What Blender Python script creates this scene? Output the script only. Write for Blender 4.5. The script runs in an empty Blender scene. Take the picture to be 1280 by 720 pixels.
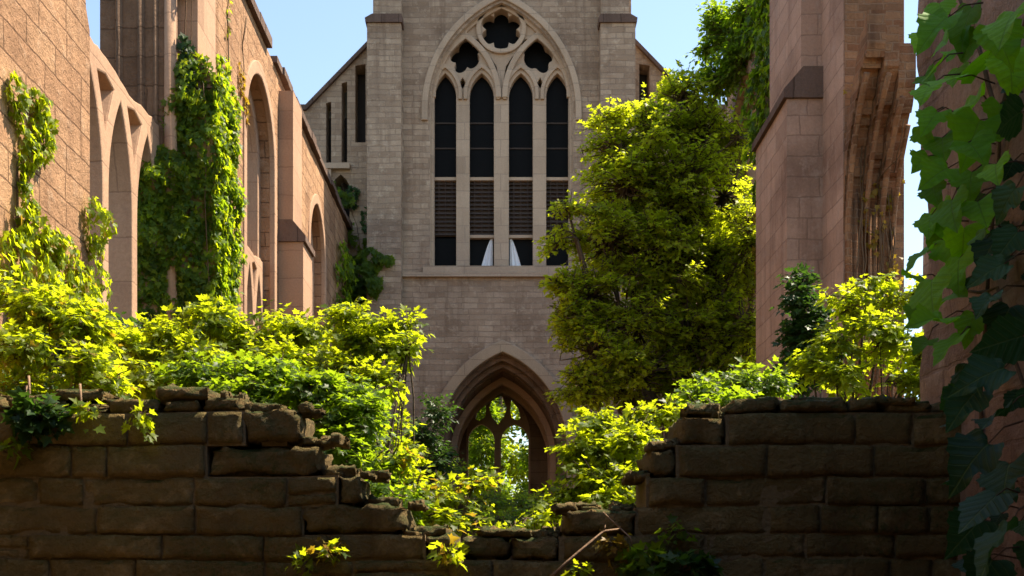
import bpy, math, random
import numpy as np
from mathutils import Vector, Matrix, noise

random.seed(7)
RNG = np.random.default_rng(11)
R = math.radians
scene = bpy.context.scene
COL = scene.collection
F, CX, HY, EYE = 1400.0, 628.0, 720.0, 1.6      # focal length in 1280-wide pixels, vanishing point, eye height


def at(px, py, Y):
    return Vector(((px - CX) / F * Y, Y, EYE + (HY - py) / F * Y))


# ------------------------------------------------------------------ materials
def nt(name):
    m = bpy.data.materials.new(name)
    m.use_nodes = True
    t = m.node_tree
    t.nodes.clear()
    out = t.nodes.new('ShaderNodeOutputMaterial')
    return m, t, out


def N(t, typ, **kw):
    n = t.nodes.new(typ)
    for k, v in kw.items():
        if k.startswith('i_'):
            n.inputs[k[2:].replace('_', ' ')].default_value = v
        else:
            setattr(n, k, v)
    return n


def L(t, a, b):
    t.links.new(a, b)


def math_n(t, op, a, b=None, clamp=False):
    n = N(t, 'ShaderNodeMath', operation=op, use_clamp=clamp)
    for i, v in enumerate((a, b)):
        if v is None:
            continue
        if isinstance(v, (int, float)):
            n.inputs[i].default_value = v
        else:
            L(t, v, n.inputs[i])
    return n.outputs[0]


def mixc(t, fac, a, b, mode='MIX'):
    n = N(t, 'ShaderNodeMix', data_type='RGBA', blend_type=mode)
    if isinstance(fac, (int, float)):
        n.inputs[0].default_value = fac
    else:
        L(t, fac, n.inputs[0])
    for i, v in ((6, a), (7, b)):
        if isinstance(v, (tuple, list)):
            n.inputs[i].default_value = (*v[:3], 1)
        else:
            L(t, v, n.inputs[i])
    return n.outputs[2]


def ramp(t, fac, lo, hi, a=0.0, b=1.0):
    n = N(t, 'ShaderNodeMapRange')
    n.inputs[1].default_value, n.inputs[2].default_value = lo, hi
    n.inputs[3].default_value, n.inputs[4].default_value = a, b
    L(t, fac, n.inputs[0])
    return n.outputs[0]


def noise_n(t, vec, scale, detail=6, rough=.6):
    n = N(t, 'ShaderNodeTexNoise')
    n.inputs['Scale'].default_value = scale
    n.inputs['Detail'].default_value = detail
    n.inputs['Roughness'].default_value = rough
    L(t, vec, n.inputs['Vector'])
    return n.outputs['Fac']


def stone(name, c1, c2, dark, bw=.5, bh=.24, mortar=.014, bump=.6, joint=1.0, stain=.5, moss=0.0, mort=None, rough_amp=1.0, light=None):
    """coursed masonry projected on the face direction, with stains, pitting and moss on ledges"""
    m, t, out = nt(name)
    geo = N(t, 'ShaderNodeNewGeometry')
    sep = N(t, 'ShaderNodeSeparateXYZ'); L(t, geo.outputs['True Normal'], sep.inputs[0])
    side = math_n(t, 'GREATER_THAN', math_n(t, 'ABSOLUTE', sep.outputs[0]), math_n(t, 'ABSOLUTE', sep.outputs[1]))
    p = N(t, 'ShaderNodeSeparateXYZ'); L(t, geo.outputs['Position'], p.inputs[0])
    mu = N(t, 'ShaderNodeMix', data_type='FLOAT')
    L(t, side, mu.inputs[0]); L(t, p.outputs[0], mu.inputs[2]); L(t, p.outputs[1], mu.inputs[3])
    u = mu.outputs[0]
    pos = geo.outputs['Position']
    wob = noise_n(t, pos, 1.3, 3)
    wob2 = noise_n(t, pos, 9, 2)
    uu = math_n(t, 'ADD', u, math_n(t, 'MULTIPLY', wob, .12))
    vv = math_n(t, 'ADD', p.outputs[2], math_n(t, 'ADD', math_n(t, 'MULTIPLY', wob, .10), math_n(t, 'MULTIPLY', wob2, .018)))
    # blocks of uneven length: stretch u by a per-course amount
    cb = N(t, 'ShaderNodeCombineXYZ'); L(t, uu, cb.inputs[0]); L(t, vv, cb.inputs[1])
    br = N(t, 'ShaderNodeTexBrick')
    br.offset = .43; br.squash = 1.35; br.squash_frequency = 3
    br.inputs['Scale'].default_value = 1
    br.inputs['Mortar Size'].default_value = mortar
    br.inputs['Mortar Smooth'].default_value = .35
    br.inputs['Brick Width'].default_value = bw
    br.inputs['Row Height'].default_value = bh
    br.inputs['Bias'].default_value = 0.0
    br.inputs['Color1'].default_value = (0, 0, 0, 1)
    br.inputs['Color2'].default_value = (1, 1, 1, 1)
    br.inputs['Mortar'].default_value = (.5, .5, .5, 1)
    L(t, cb.outputs[0], br.inputs['Vector'])
    joints = br.outputs['Fac']
    col = mixc(t, br.outputs['Color'], c1, c2)
    # a few odd blocks, much lighter or much darker
    odd = ramp(t, br.outputs['Color'], .80, .97, 0, .55)
    col = mixc(t, odd, col, dark)
    big = noise_n(t, pos, .55, 5, .62)
    mid = noise_n(t, pos, 3.2, 6, .7)
    fine = noise_n(t, pos, 22, 6, .75)
    grit = noise_n(t, pos, 90, 3, .7)
    # vertical run-off stains
    sc = N(t, 'ShaderNodeVectorMath', operation='MULTIPLY'); sc.inputs[1].default_value = (2.6, 2.6, .22); L(t, pos, sc.inputs[0])
    streak = noise_n(t, sc.outputs[0], 1.0, 5, .65)
    col = mixc(t, math_n(t, 'MULTIPLY', ramp(t, big, .46, .70), stain, True), col, dark)
    col = mixc(t, math_n(t, 'MULTIPLY', ramp(t, streak, .52, .72), stain * .9, True), col, dark)
    if light:
        col = mixc(t, math_n(t, 'MULTIPLY', ramp(t, mid, .54, .72), .75, True), col, light)
    col = mixc(t, .55, col, mixc(t, fine, (.35, .35, .35), (1.55, 1.55, 1.55)), 'MULTIPLY')
    col = mixc(t, .35, col, mixc(t, grit, (.3, .3, .3), (1.6, 1.6, 1.6)), 'MULTIPLY')
    jc = mort if mort else tuple(x * .55 for x in dark)
    col = mixc(t, math_n(t, 'MULTIPLY', joints, .75 * joint, True), col, jc)
    if moss:
        mf = math_n(t, 'MULTIPLY', ramp(t, sep.outputs[2], -.15, .75), ramp(t, mid, .40, .55), True)
        mf2 = math_n(t, 'MULTIPLY', ramp(t, big, .5, .62), ramp(t, fine, .45, .6), True)
        mm = math_n(t, 'MULTIPLY', math_n(t, 'MAXIMUM', mf, math_n(t, 'MULTIPLY', mf2, .85)), moss, True)
        col = mixc(t, mm, col, (.045, .06, .014))
    h = math_n(t, 'ADD', math_n(t, 'MULTIPLY', fine, .020 * rough_amp), math_n(t, 'MULTIPLY', mid, .055 * rough_amp))
    h = math_n(t, 'ADD', h, math_n(t, 'MULTIPLY', grit, .004 * rough_amp))
    h = math_n(t, 'ADD', h, math_n(t, 'MULTIPLY', br.outputs['Color'], .014))
    h = math_n(t, 'SUBTRACT', h, math_n(t, 'MULTIPLY', joints, .022 * joint))
    bp = N(t, 'ShaderNodeBump'); bp.inputs['Strength'].default_value = bump; bp.inputs['Distance'].default_value = 1.0
    L(t, h, bp.inputs['Height'])
    bs = N(t, 'ShaderNodeBsdfPrincipled')
    bs.inputs['Roughness'].default_value = .93
    bs.inputs['Specular IOR Level'].default_value = .15
    L(t, col, bs.inputs['Base Color']); L(t, bp.outputs[0], bs.inputs['Normal'])
    L(t, bs.outputs[0], out.inputs[0])
    return m


def simple(name, col, rough=.7, bump=0.0, scale=20, var=.3, spec=.2, metal=0.0):
    m, t, out = nt(name)
    geo = N(t, 'ShaderNodeNewGeometry')
    n = noise_n(t, geo.outputs['Position'], scale, 6, .7)
    c = mixc(t, n, tuple(x * (1 - var) for x in col), tuple(min(1, x * (1 + var)) for x in col))
    bs = N(t, 'ShaderNodeBsdfPrincipled')
    bs.inputs['Roughness'].default_value = rough
    bs.inputs['Specular IOR Level'].default_value = spec
    bs.inputs['Metallic'].default_value = metal
    L(t, c, bs.inputs['Base Color'])
    if bump:
        bp = N(t, 'ShaderNodeBump'); bp.inputs['Strength'].default_value = bump; bp.inputs['Distance'].default_value = .05
        L(t, n, bp.inputs['Height']); L(t, bp.outputs[0], bs.inputs['Normal'])
    L(t, bs.outputs[0], out.inputs[0])
    return m


def leafmat(name, dark, mid, bright, trans, tw=.5, rough=.45, veins=False):
    """colour varies leaf by leaf; light passes through the blade"""
    m, t, out = nt(name)
    a = N(t, 'ShaderNodeAttribute', attribute_name='rnd')
    cr = N(t, 'ShaderNodeValToRGB')
    e = cr.color_ramp.elements
    e[0].position = 0; e[0].color = (*dark, 1)
    e[1].position = 1; e[1].color = (*bright, 1)
    k = e.new(.55); k.color = (*mid, 1)
    L(t, a.outputs['Fac'], cr.inputs[0])
    geo = N(t, 'ShaderNodeNewGeometry')
    n = noise_n(t, geo.outputs['Position'], 35, 3)
    c = mixc(t, .35, cr.outputs[0], mixc(t, n, (.4, .4, .4), (1.5, 1.5, 1.5)), 'MULTIPLY')
    tc = mixc(t, .8, mixc(t, a.outputs['Fac'], tuple(x * .55 for x in trans), trans), mixc(t, n, (.7, .7, .7), (1.3, 1.3, 1.3)), 'MULTIPLY')
    bs = N(t, 'ShaderNodeBsdfPrincipled')
    bs.inputs['Roughness'].default_value = rough
    bs.inputs['Specular IOR Level'].default_value = .22
    L(t, c, bs.inputs['Base Color'])
    if veins:
        va = N(t, 'ShaderNodeAttribute', attribute_name='lc')
        sv = N(t, 'ShaderNodeSeparateXYZ'); L(t, va.outputs['Vector'], sv.inputs[0])
        ax = math_n(t, 'ABSOLUTE', sv.outputs[0])
        mid_ = ramp(t, ax, .008, .022, 1, 0)
        ph = math_n(t, 'FRACT', math_n(t, 'MULTIPLY', math_n(t, 'ADD', math_n(t, 'SUBTRACT', sv.outputs[1], math_n(t, 'MULTIPLY', ax, .75)), 1.0), 5.0))
        side_ = ramp(t, math_n(t, 'ABSOLUTE', math_n(t, 'SUBTRACT', ph, .5)), .0, .075, .75, 0)
        vn = math_n(t, 'MAXIMUM', mid_, side_)
        c2 = mixc(t, math_n(t, 'MULTIPLY', vn, .45), c, (.16, .24, .06))
        L(t, c2, bs.inputs['Base Color'])
        tc = mixc(t, math_n(t, 'MULTIPLY', vn, .4), tc, tuple(x * .35 for x in trans))
        puff = math_n(t, 'ABSOLUTE', math_n(t, 'SUBTRACT', ph, .5))
        bh = math_n(t, 'ADD', math_n(t, 'MULTIPLY', puff, -.006), math_n(t, 'MULTIPLY', vn, -.004))
        bpn = N(t, 'ShaderNodeBump'); bpn.inputs['Strength'].default_value = .9; bpn.inputs['Distance'].default_value = 1.0
        L(t, bh, bpn.inputs['Height']); L(t, bpn.outputs[0], bs.inputs['Normal'])
    tr = N(t, 'ShaderNodeBsdfTranslucent'); L(t, tc, tr.inputs[0])
    mx = N(t, 'ShaderNodeMixShader'); mx.inputs[0].default_value = tw
    L(t, bs.outputs[0], mx.inputs[1]); L(t, tr.outputs[0], mx.inputs[2]); L(t, mx.outputs[0], out.inputs[0])
    return m


M = {}
M['tower'] = stone('tower_stone', (.36, .255, .175), (.56, .42, .30), (.21, .14, .095), bw=.58, bh=.20, stain=.78, bump=.8, mort=(.25, .185, .135), light=(.66, .52, .38), rough_amp=1.6, joint=.8)
M['tower_trim'] = stone('tower_dressed_stone', (.46, .34, .24), (.54, .41, .295), (.27, .19, .13), bw=3, bh=.62, stain=.35, bump=.35, mort=(.2, .16, .13), joint=.7, rough_amp=.6)
M['portal_trim'] = stone('portal_dressed_stone', (.42, .31, .21), (.47, .36, .25), (.25, .17, .11), bw=3, bh=.55, stain=.35, bump=.35, joint=.7, rough_amp=.6)
M['nave'] = stone('nave_stone', (.42, .235, .13), (.54, .32, .18), (.22, .115, .065), bw=.85, bh=.36, stain=.7, bump=1.0, joint=1.0, rough_amp=1.9, light=(.52, .35, .23))
M['nave_trim'] = stone('nave_dressed_stone', (.42, .26, .165), (.46, .29, .19), (.26, .155, .10), bw=3, bh=.7, stain=.35, bump=.45, joint=.5, rough_amp=.7)
M['reveal'] = stone('shade_toned_reveal', (.22, .135, .085), (.30, .19, .12), (.11, .065, .04), bw=1.2, bh=.5, stain=.8, bump=.9, joint=.7, rough_amp=1.6)  # reveal shade is put into this darker, browner stone colour
M['nave_r'] = stone('nave_stone_pink', (.42, .265, .19), (.54, .36, .265), (.23, .14, .10), bw=.8, bh=.36, stain=.85, bump=.6, joint=.55, light=(.46, .34, .27))
M['jamb'] = stone('jamb_brick', (.26, .12, .06), (.46, .25, .13), (.09, .045, .028), bw=.30, bh=.13, stain=.75, bump=1.0, joint=.8, mort=(.30, .19, .12), rough_amp=1.5)
M['front'] = stone('mossy_block_stone', (.20, .135, .055), (.31, .215, .09), (.09, .055, .026), bw=9, bh=9, mortar=0.0, stain=.75, bump=1.0, joint=0, moss=1.0, rough_amp=2.2, light=(.48, .35, .18))
M['mortar'] = simple('old_earthy_mortar', (.22, .155, .08), .95, .8, 40, var=.5)
M['pierr'] = stone('near_pier_stone', (.44, .27, .19), (.52, .34, .25), (.18, .10, .07), bw=.9, bh=.3, stain=.85, bump=1.1, joint=.4, rough_amp=2.0, light=(.60, .44, .34))
M['coping'] = stone('coping_stone', (.14, .09, .07), (.19, .13, .10), (.07, .045, .035), bw=.6, bh=4, stain=.5, bump=.9, joint=.8)
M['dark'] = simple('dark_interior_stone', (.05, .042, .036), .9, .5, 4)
M['slate'] = simple('roof_slate', (.07, .07, .08), .6, .3, 6)
M['glass'] = simple('old_leaded_glass', (.006, .006, .006), .5, .15, 5, spec=.06)
M['iron'] = simple('rusty_iron', (.06, .045, .036), .7, .3, 30)
M['louvre'] = simple('weathered_louvre', (.085, .062, .05), .8, .3, 30)
M['sky_gap'] = simple('sky_gap_white', (.80, .81, .83), .8, .1, 8, var=.06)  # white that stands for sky seen through the lower lights
M['earth'] = simple('earth', (.07, .05, .03), .95, .6, 3)
M['bark'] = simple('bark', (.12, .085, .055), .9, .9, 18, var=.5)
M['twig'] = simple('dry_twig', (.27, .17, .10), .8, .4, 30, var=.4)
M['vine_stem'] = simple('vine_stem', (.13, .08, .045), .85, .6, 30, var=.5)
M['lime'] = leafmat('lime_leaves', (.04, .085, .012), (.11, .165, .018), (.20, .26, .018), (.64, .75, .02), .62)
M['treeleaf'] = leafmat('tree_leaves', (.13, .19, .015), (.25, .33, .025), (.42, .46, .03), (.78, .88, .03), .62)
M['green'] = leafmat('green_leaves', (.03, .07, .012), (.06, .115, .016), (.12, .18, .02), (.42, .62, .02), .55)
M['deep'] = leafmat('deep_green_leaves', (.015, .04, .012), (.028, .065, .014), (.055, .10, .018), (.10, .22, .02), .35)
M['autumn'] = leafmat('turning_leaves', (.10, .10, .012), (.22, .15, .02), (.32, .16, .02), (.62, .42, .03), .5)
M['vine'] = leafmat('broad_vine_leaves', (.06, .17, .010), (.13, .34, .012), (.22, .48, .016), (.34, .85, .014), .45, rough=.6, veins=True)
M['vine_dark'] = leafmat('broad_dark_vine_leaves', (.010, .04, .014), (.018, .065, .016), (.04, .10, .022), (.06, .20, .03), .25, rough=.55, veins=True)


# ------------------------------------------------------------------ object helpers
BASE = {}


def tag(o, label=None, cat=None, group=None, kind=None):
    if label: o['label'] = label
    if cat: o['category'] = cat
    if group: o['group'] = group
    if kind: o['kind'] = kind
    return o


def thing(name, label, cat, loc=(0, 0, 0), group=None):
    o = bpy.data.objects.new(name, None)
    o.empty_display_size = .2
    COL.objects.link(o)
    o.location = loc
    BASE[o.name] = Vector(loc)
    return tag(o, label, cat, group)


class MB:
    """collects geometry in world coordinates; build() links it as one mesh object"""

    def __init__(s):
        s.v, s.f = [], []

    def add(s, vs, fs):
        k = len(s.v)
        s.v += [tuple(v) for v in vs]
        s.f += [tuple(i + k for i in f) for f in fs]
        return s

    def box(s, x0, x1, y0, y1, z0, z1):
        return s.add([(x0, y0, z0), (x1, y0, z0), (x1, y1, z0), (x0, y1, z0), (x0, y0, z1), (x1, y0, z1), (x1, y1, z1), (x0, y1, z1)],
                     [(0, 3, 2, 1), (4, 5, 6, 7), (0, 1, 5, 4), (1, 2, 6, 5), (2, 3, 7, 6), (3, 0, 4, 7)])

    def prism(s, pts, axis, a, b):
        """pts (u,v); axis 'x': u=Y v=Z between X=a..b ; 'y': u=X v=Z between Y=a..b"""
        n = len(pts)
        if axis == 'x':
            vs = [(a, u, v) for u, v in pts] + [(b, u, v) for u, v in pts]
        else:
            vs = [(u, a, v) for u, v in pts] + [(u, b, v) for u, v in pts]
        fs = [tuple(range(n)), tuple(range(2 * n - 1, n - 1, -1))] + [(i, (i + 1) % n, n + (i + 1) % n, n + i) for i in range(n)]
        return s.add(vs, fs)

    def tube(s, pts, radii, sides=6):
        pts = [Vector(p) for p in pts]
        if isinstance(radii, (int, float)):
            radii = [radii] * len(pts)
        vs, fs = [], []
        for i, p in enumerate(pts):
            d = (pts[min(i + 1, len(pts) - 1)] - pts[max(i - 1, 0)])
            if d.length < 1e-6: d = Vector((0, 0, 1))
            d.normalize()
            a = d.cross(Vector((0, 1, 0.01)) if abs(d.y) < .9 else Vector((1, 0, 0))).normalized()
            b = d.cross(a)
            for k in range(sides):
                th = 2 * math.pi * k / sides
                vs.append(p + (a * math.cos(th) + b * math.sin(th)) * radii[i])
        for i in range(len(pts) - 1):
            for k in range(sides):
                k2 = (k + 1) % sides
                fs.append((i * sides + k, i * sides + k2, (i + 1) * sides + k2, (i + 1) * sides + k))
        fs.append(tuple(range(sides - 1, -1, -1)))
        fs.append(tuple((len(pts) - 1) * sides + k for k in range(sides)))
        return s.add(vs, fs)

    def build(s, name, mat, parent=None, smooth=False, base=None):
        me = bpy.data.meshes.new(name)
        b = BASE[parent.name] if parent else Vector(base or (0, 0, 0))
        me.from_pydata([(x - b.x, y - b.y, z - b.z) for x, y, z in s.v], [], s.f)
        me.materials.append(mat)
        import bmesh
        bm = bmesh.new(); bm.from_mesh(me)
        bmesh.ops.recalc_face_normals(bm, faces=bm.faces)
        bm.to_mesh(me); bm.free()
        if smooth:
            me.shade_smooth()
        o = bpy.data.objects.new(name, me)
        COL.objects.link(o)
        if parent:
            o.parent = parent
            BASE[o.name] = b.copy()
        else:
            o.location = b
            BASE[o.name] = b.copy()
        return o


def plate(name, outline, holes, axis, c, depth, mat, parent=None, bevel=0.0, mb_only=False, res=1):
    """a flat slab with holes through it; outline/holes in (u,v); axis as in MB.prism; c = coordinate of its near/min face"""
    cu = bpy.data.curves.new('tmp', 'CURVE')
    cu.dimensions = '2D'
    cu.fill_mode = 'BOTH'
    cu.extrude = max(depth / 2 - bevel, .001)
    cu.bevel_depth = bevel
    cu.offset = 0.0
    cu.bevel_resolution = res
    for pl in [outline] + list(holes):
        sp = cu.splines.new('POLY')
        sp.points.add(len(pl) - 1)
        for i, (u, v) in enumerate(pl):
            sp.points[i].co = (u, v, 0, 1)
        sp.use_cyclic_u = True
    to = bpy.data.objects.new('tmp', cu)
    COL.objects.link(to)
    dg = bpy.context.evaluated_depsgraph_get()
    me = bpy.data.meshes.new_from_object(to.evaluated_get(dg))
    COL.objects.unlink(to)
    bpy.data.objects.remove(to); bpy.data.curves.remove(cu)
    vs = []
    for v in me.vertices:
        u, w, d = v.co
        dd = c + depth / 2 + d
        vs.append((dd, u, w) if axis == 'x' else (u, dd, w))
    fs = [tuple(p.vertices) for p in me.polygons]
    bpy.data.meshes.remove(me)
    mb = MB().add(vs, fs)
    if mb_only:
        return mb
    return mb.build(name, mat, parent)


def arch_pts(x0, x1, zs, rise, n=10):
    """pointed (or round when rise = half width) arch head from (x0,zs) up and down to (x1,zs)"""
    w = x1 - x0
    hw = w / 2
    if rise <= hw:
        return [(x0 + hw - hw * math.cos(math.pi * i / (2 * n)), zs + rise * math.sin(math.pi * i / (2 * n))) for i in range(2 * n + 1)]
    Rr = (rise * rise + hw * hw) / w
    cx = x0 + Rr
    a1 = math.asin(min(1, rise / Rr))
    left = [(cx - Rr * math.cos(a1 * i / n), zs + Rr * math.sin(a1 * i / n)) for i in range(n + 1)]
    return left + [(x0 + x1 - u, v) for u, v in reversed(left[:-1])]


def opening(x0, x1, zb, zs, rise, n=10):
    return [(x0, zb)] + arch_pts(x0, x1, zs, rise, n) + [(x1, zb)]


def band(name, x0, x1, zb, zs, rise, width, axis, c, depth, mat, parent, bevel=.02, n=12, inner=True):
    """a moulding that follows an arch: outer arch given, band of given width inside it"""
    o = [(x0, zb)] + arch_pts(x0, x1, zs, rise, n) + [(x1, zb)]
    i = [(x1 - width, zb)] + list(reversed(arch_pts(x0 + width, x1 - width, zs, rise - width * 1.15, n))) + [(x0 + width, zb)]
    return plate(name, o + i, [], axis, c, depth, mat, parent, bevel)


def jag(pts, amp=.08, step=.25):
    """break straight lines into a ragged edge"""
    out = []
    for i in range(len(pts) - 1):
        a, b = Vector(pts[i]), Vector(pts[i + 1])
        n = max(1, int((b - a).length / step))
        for k in range(n):
            p = a.lerp(b, k / n)
            if k: p += Vector((random.uniform(-amp, amp), random.uniform(-amp, amp)))
            out.append((p.x, p.y))
    out.append(tuple(pts[-1]))
    return out


# ------------------------------------------------------------------ leaves
def template(kind):
    if kind == 'maple':
        ol = [(0, -.05), (.18, .02), (.50, -.04), (.36, .22), (.56, .52), (.26, .50), (.20, .66), (0, 1.0)]
    elif kind == 'oval':
        ol = [(0, 0), (.22, .22), (.27, .5), (.14, .82), (0, 1.0)]
    elif kind == 'grape':
        ol = [(0, .0), (.10, -.10), (.26, -.13), (.36, -.09), (.45, -.02), (.48, .08), (.58, .17), (.53, .27), (.60, .38), (.52, .44), (.48, .56),
              (.37, .58), (.33, .68), (.27, .80), (.17, .86), (.10, .98), (0, 1.15)]
    pts = ol + [(-x, y) for x, y in reversed(ol[1:-1])]
    vs = []
    for x, y in pts:
        fold = .22 * abs(x) - .16 * (y ** 2) * (1 if kind != 'oval' else .6)
        if kind == 'grape': fold = .16 * abs(x) - .22 * y * y + .05 * math.sin(9 * x + 7 * y)
        vs.append((x, y, fold))
    n = len(vs)
    vein = [0.0] * n
    if kind == 'grape':      # centre fan with midrib vertices so that the blade can curve
        mids = [(0, .12, 0), (0, .45, -.045), (0, .8, -.14)]
        c = n
        vs += mids
        vein += [1, 1, 1]
        fs = []
        for i in range(n):
            j = (i + 1) % n
            ym = (vs[i][1] + vs[j][1]) / 2
            k = 0 if ym < .28 else (1 if ym < .62 else 2)
            fs.append((c + k, i, j))
        # close gaps between fan centres
        def first(cond):
            return [i for i in range(n) if cond(i)]
        for i in range(n):
            j = (i + 1) % n; h = (i - 1) % n
            ka = 0 if (vs[h][1] + vs[i][1]) / 2 < .28 else (1 if (vs[h][1] + vs[i][1]) / 2 < .62 else 2)
            kb = 0 if (vs[i][1] + vs[j][1]) / 2 < .28 else (1 if (vs[i][1] + vs[j][1]) / 2 < .62 else 2)
            if ka != kb and abs(ka - kb) == 1:
                fs.append((c + ka, i, c + kb))
    else:
        vs.append((0, .3, -.015)); vein.append(1)
        fs = [(n, i, (i + 1) % n) for i in range(n)]
    return np.array(vs, dtype=np.float64), np.array(fs, dtype=np.int32), np.array(vein)


TPL = {k: template(k) for k in ('maple', 'oval', 'grape')}


def unit(a):
    return a / np.maximum(np.linalg.norm(a, axis=1, keepdims=True), 1e-9)


def leaf_object(name, C, D, Nn, S, kind, mat, parent=None, base=None, rnd=None, smooth=True):
    """C centres (leaf stalk end), D direction of the tip, Nn upper-side normal, S sizes"""
    C, D, Nn, S = (np.asarray(a, float) for a in (C, D, Nn, S))
    D = unit(D)
    X = unit(np.cross(D, Nn)); Z = np.cross(X, D)
    T, Fc, vein = TPL[kind]
    k = len(T); n = len(C)
    b = np.array(BASE[parent.name] if parent else (base or (0, 0, 0)), float)
    curl = RNG.uniform(.3, 1.9, (n, 1, 1))
    P = (T[None, :, 0:1] * X[:, None, :] + T[None, :, 1:2] * D[:, None, :] + T[None, :, 2:3] * curl * Z[:, None, :]) * S[:, None, None] + C[:, None, :] - b
    me = bpy.data.meshes.new(name)
    me.vertices.add(n * k)
    me.vertices.foreach_set('co', P.reshape(-1))
    nf = len(Fc)
    idx = (Fc[None] + (np.arange(n) * k)[:, None, None]).reshape(-1)
    me.loops.add(n * nf * 3); me.polygons.add(n * nf)
    me.loops.foreach_set('vertex_index', idx.astype(np.int32))
    me.polygons.foreach_set('loop_start', np.arange(0, n * nf * 3, 3, dtype=np.int32))
    me.update(calc_edges=True)
    if rnd is None:
        rnd = RNG.uniform(0, 1, n)
    at_ = me.attributes.new('rnd', 'FLOAT', 'POINT'); at_.data.foreach_set('value', np.repeat(rnd, k).astype(np.float32))
    if kind == 'grape':
        lc = me.attributes.new('lc', 'FLOAT_VECTOR', 'POINT'); lc.data.foreach_set('vector', np.tile(T, (n, 1)).astype(np.float32).reshape(-1))
        av = me.attributes.new('vein', 'FLOAT', 'POINT'); av.data.foreach_set('value', np.tile(vein, n).astype(np.float32))
    me.materials.append(mat)
    if smooth: me.shade_smooth()
    o = bpy.data.objects.new(name, me)
    COL.objects.link(o)
    if parent: o.parent = parent
    else: o.location = tuple(b)
    return o


def sprays(blobs, count, per, size, L0=.3, droop=.2, layered=.75, gaps=.35, freq=1.1):
    """blobs: (centre, (rx,ry,rz)). Leaves sit on short twigs that reach outward from the blob volume, in flattish layers"""
    vols = np.array([r[0] * r[1] * r[2] for c, r in blobs]) ** .6
    w = vols / vols.sum()
    cs, ds, ns, ss, rs, tw = [], [], [], [], [], []
    k = 0
    tries = 0
    while k < count and tries < count * 6:
        tries += 1
        bi = RNG.choice(len(blobs), p=w)
        c, r = blobs[bi]
        o = RNG.normal(size=3); o /= np.linalg.norm(o)
        rad = RNG.uniform(.25, 1.0) ** .45 * (1 + .22 * (noise.noise(Vector((o[0] * 2.2 + bi * 7.3, o[1] * 2.2, o[2] * 2.2)))) * 1.6)
        p = np.array(c) + o * np.array(r) * rad
        g = noise.noise(Vector(p.tolist()) * freq * 1.7 + Vector((3.1, bi * .01, 0)))
        if g < -gaps + .45 * (rad < .5):
            continue
        t = o * .9 + np.array((0, 0, .25)) + RNG.normal(size=3) * .45
        t[2] *= (1 - layered * .6)
        t /= np.linalg.norm(t)
        up = np.array((0, 0, 1.0)) * layered + o * .35 + RNG.normal(size=3) * .22
        up /= np.linalg.norm(up)
        side = np.cross(t, up); side /= max(np.linalg.norm(side), 1e-6)
        Ls = L0 * RNG.uniform(.6, 1.4)
        tone = RNG.normal() * .16
        n = max(3, int(per * RNG.uniform(.6, 1.4)))
        for i in range(n):
            f = (i + .5) / n
            sgn = 1 if i % 2 else -1
            sp = sgn * size * RNG.uniform(.15, 1.3) * (1.2 - f * .7)
            q = p + t * (f - .3) * Ls + side * sp + np.array((0, 0, -droop * f * f * Ls)) + RNG.normal(size=3) * size * .25
            d = side * sgn * .8 + t * (.35 + f) + np.array((0, 0, -.35)) + RNG.normal(size=3) * .3
            cs.append(q); ds.append(d); ns.append(up + RNG.normal(size=3) * .28)
            ss.append(size * RNG.uniform(.5, 1.5)); rs.append(np.clip(.5 + tone + RNG.normal() * .22, 0, 1))
        tw.append((p - t * .45 * Ls, p + t * .7 * Ls + np.array((0, 0, -droop * .5 * Ls)), bi))
        k += 1
    return cs, ds, ns, ss, rs, tw


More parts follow.
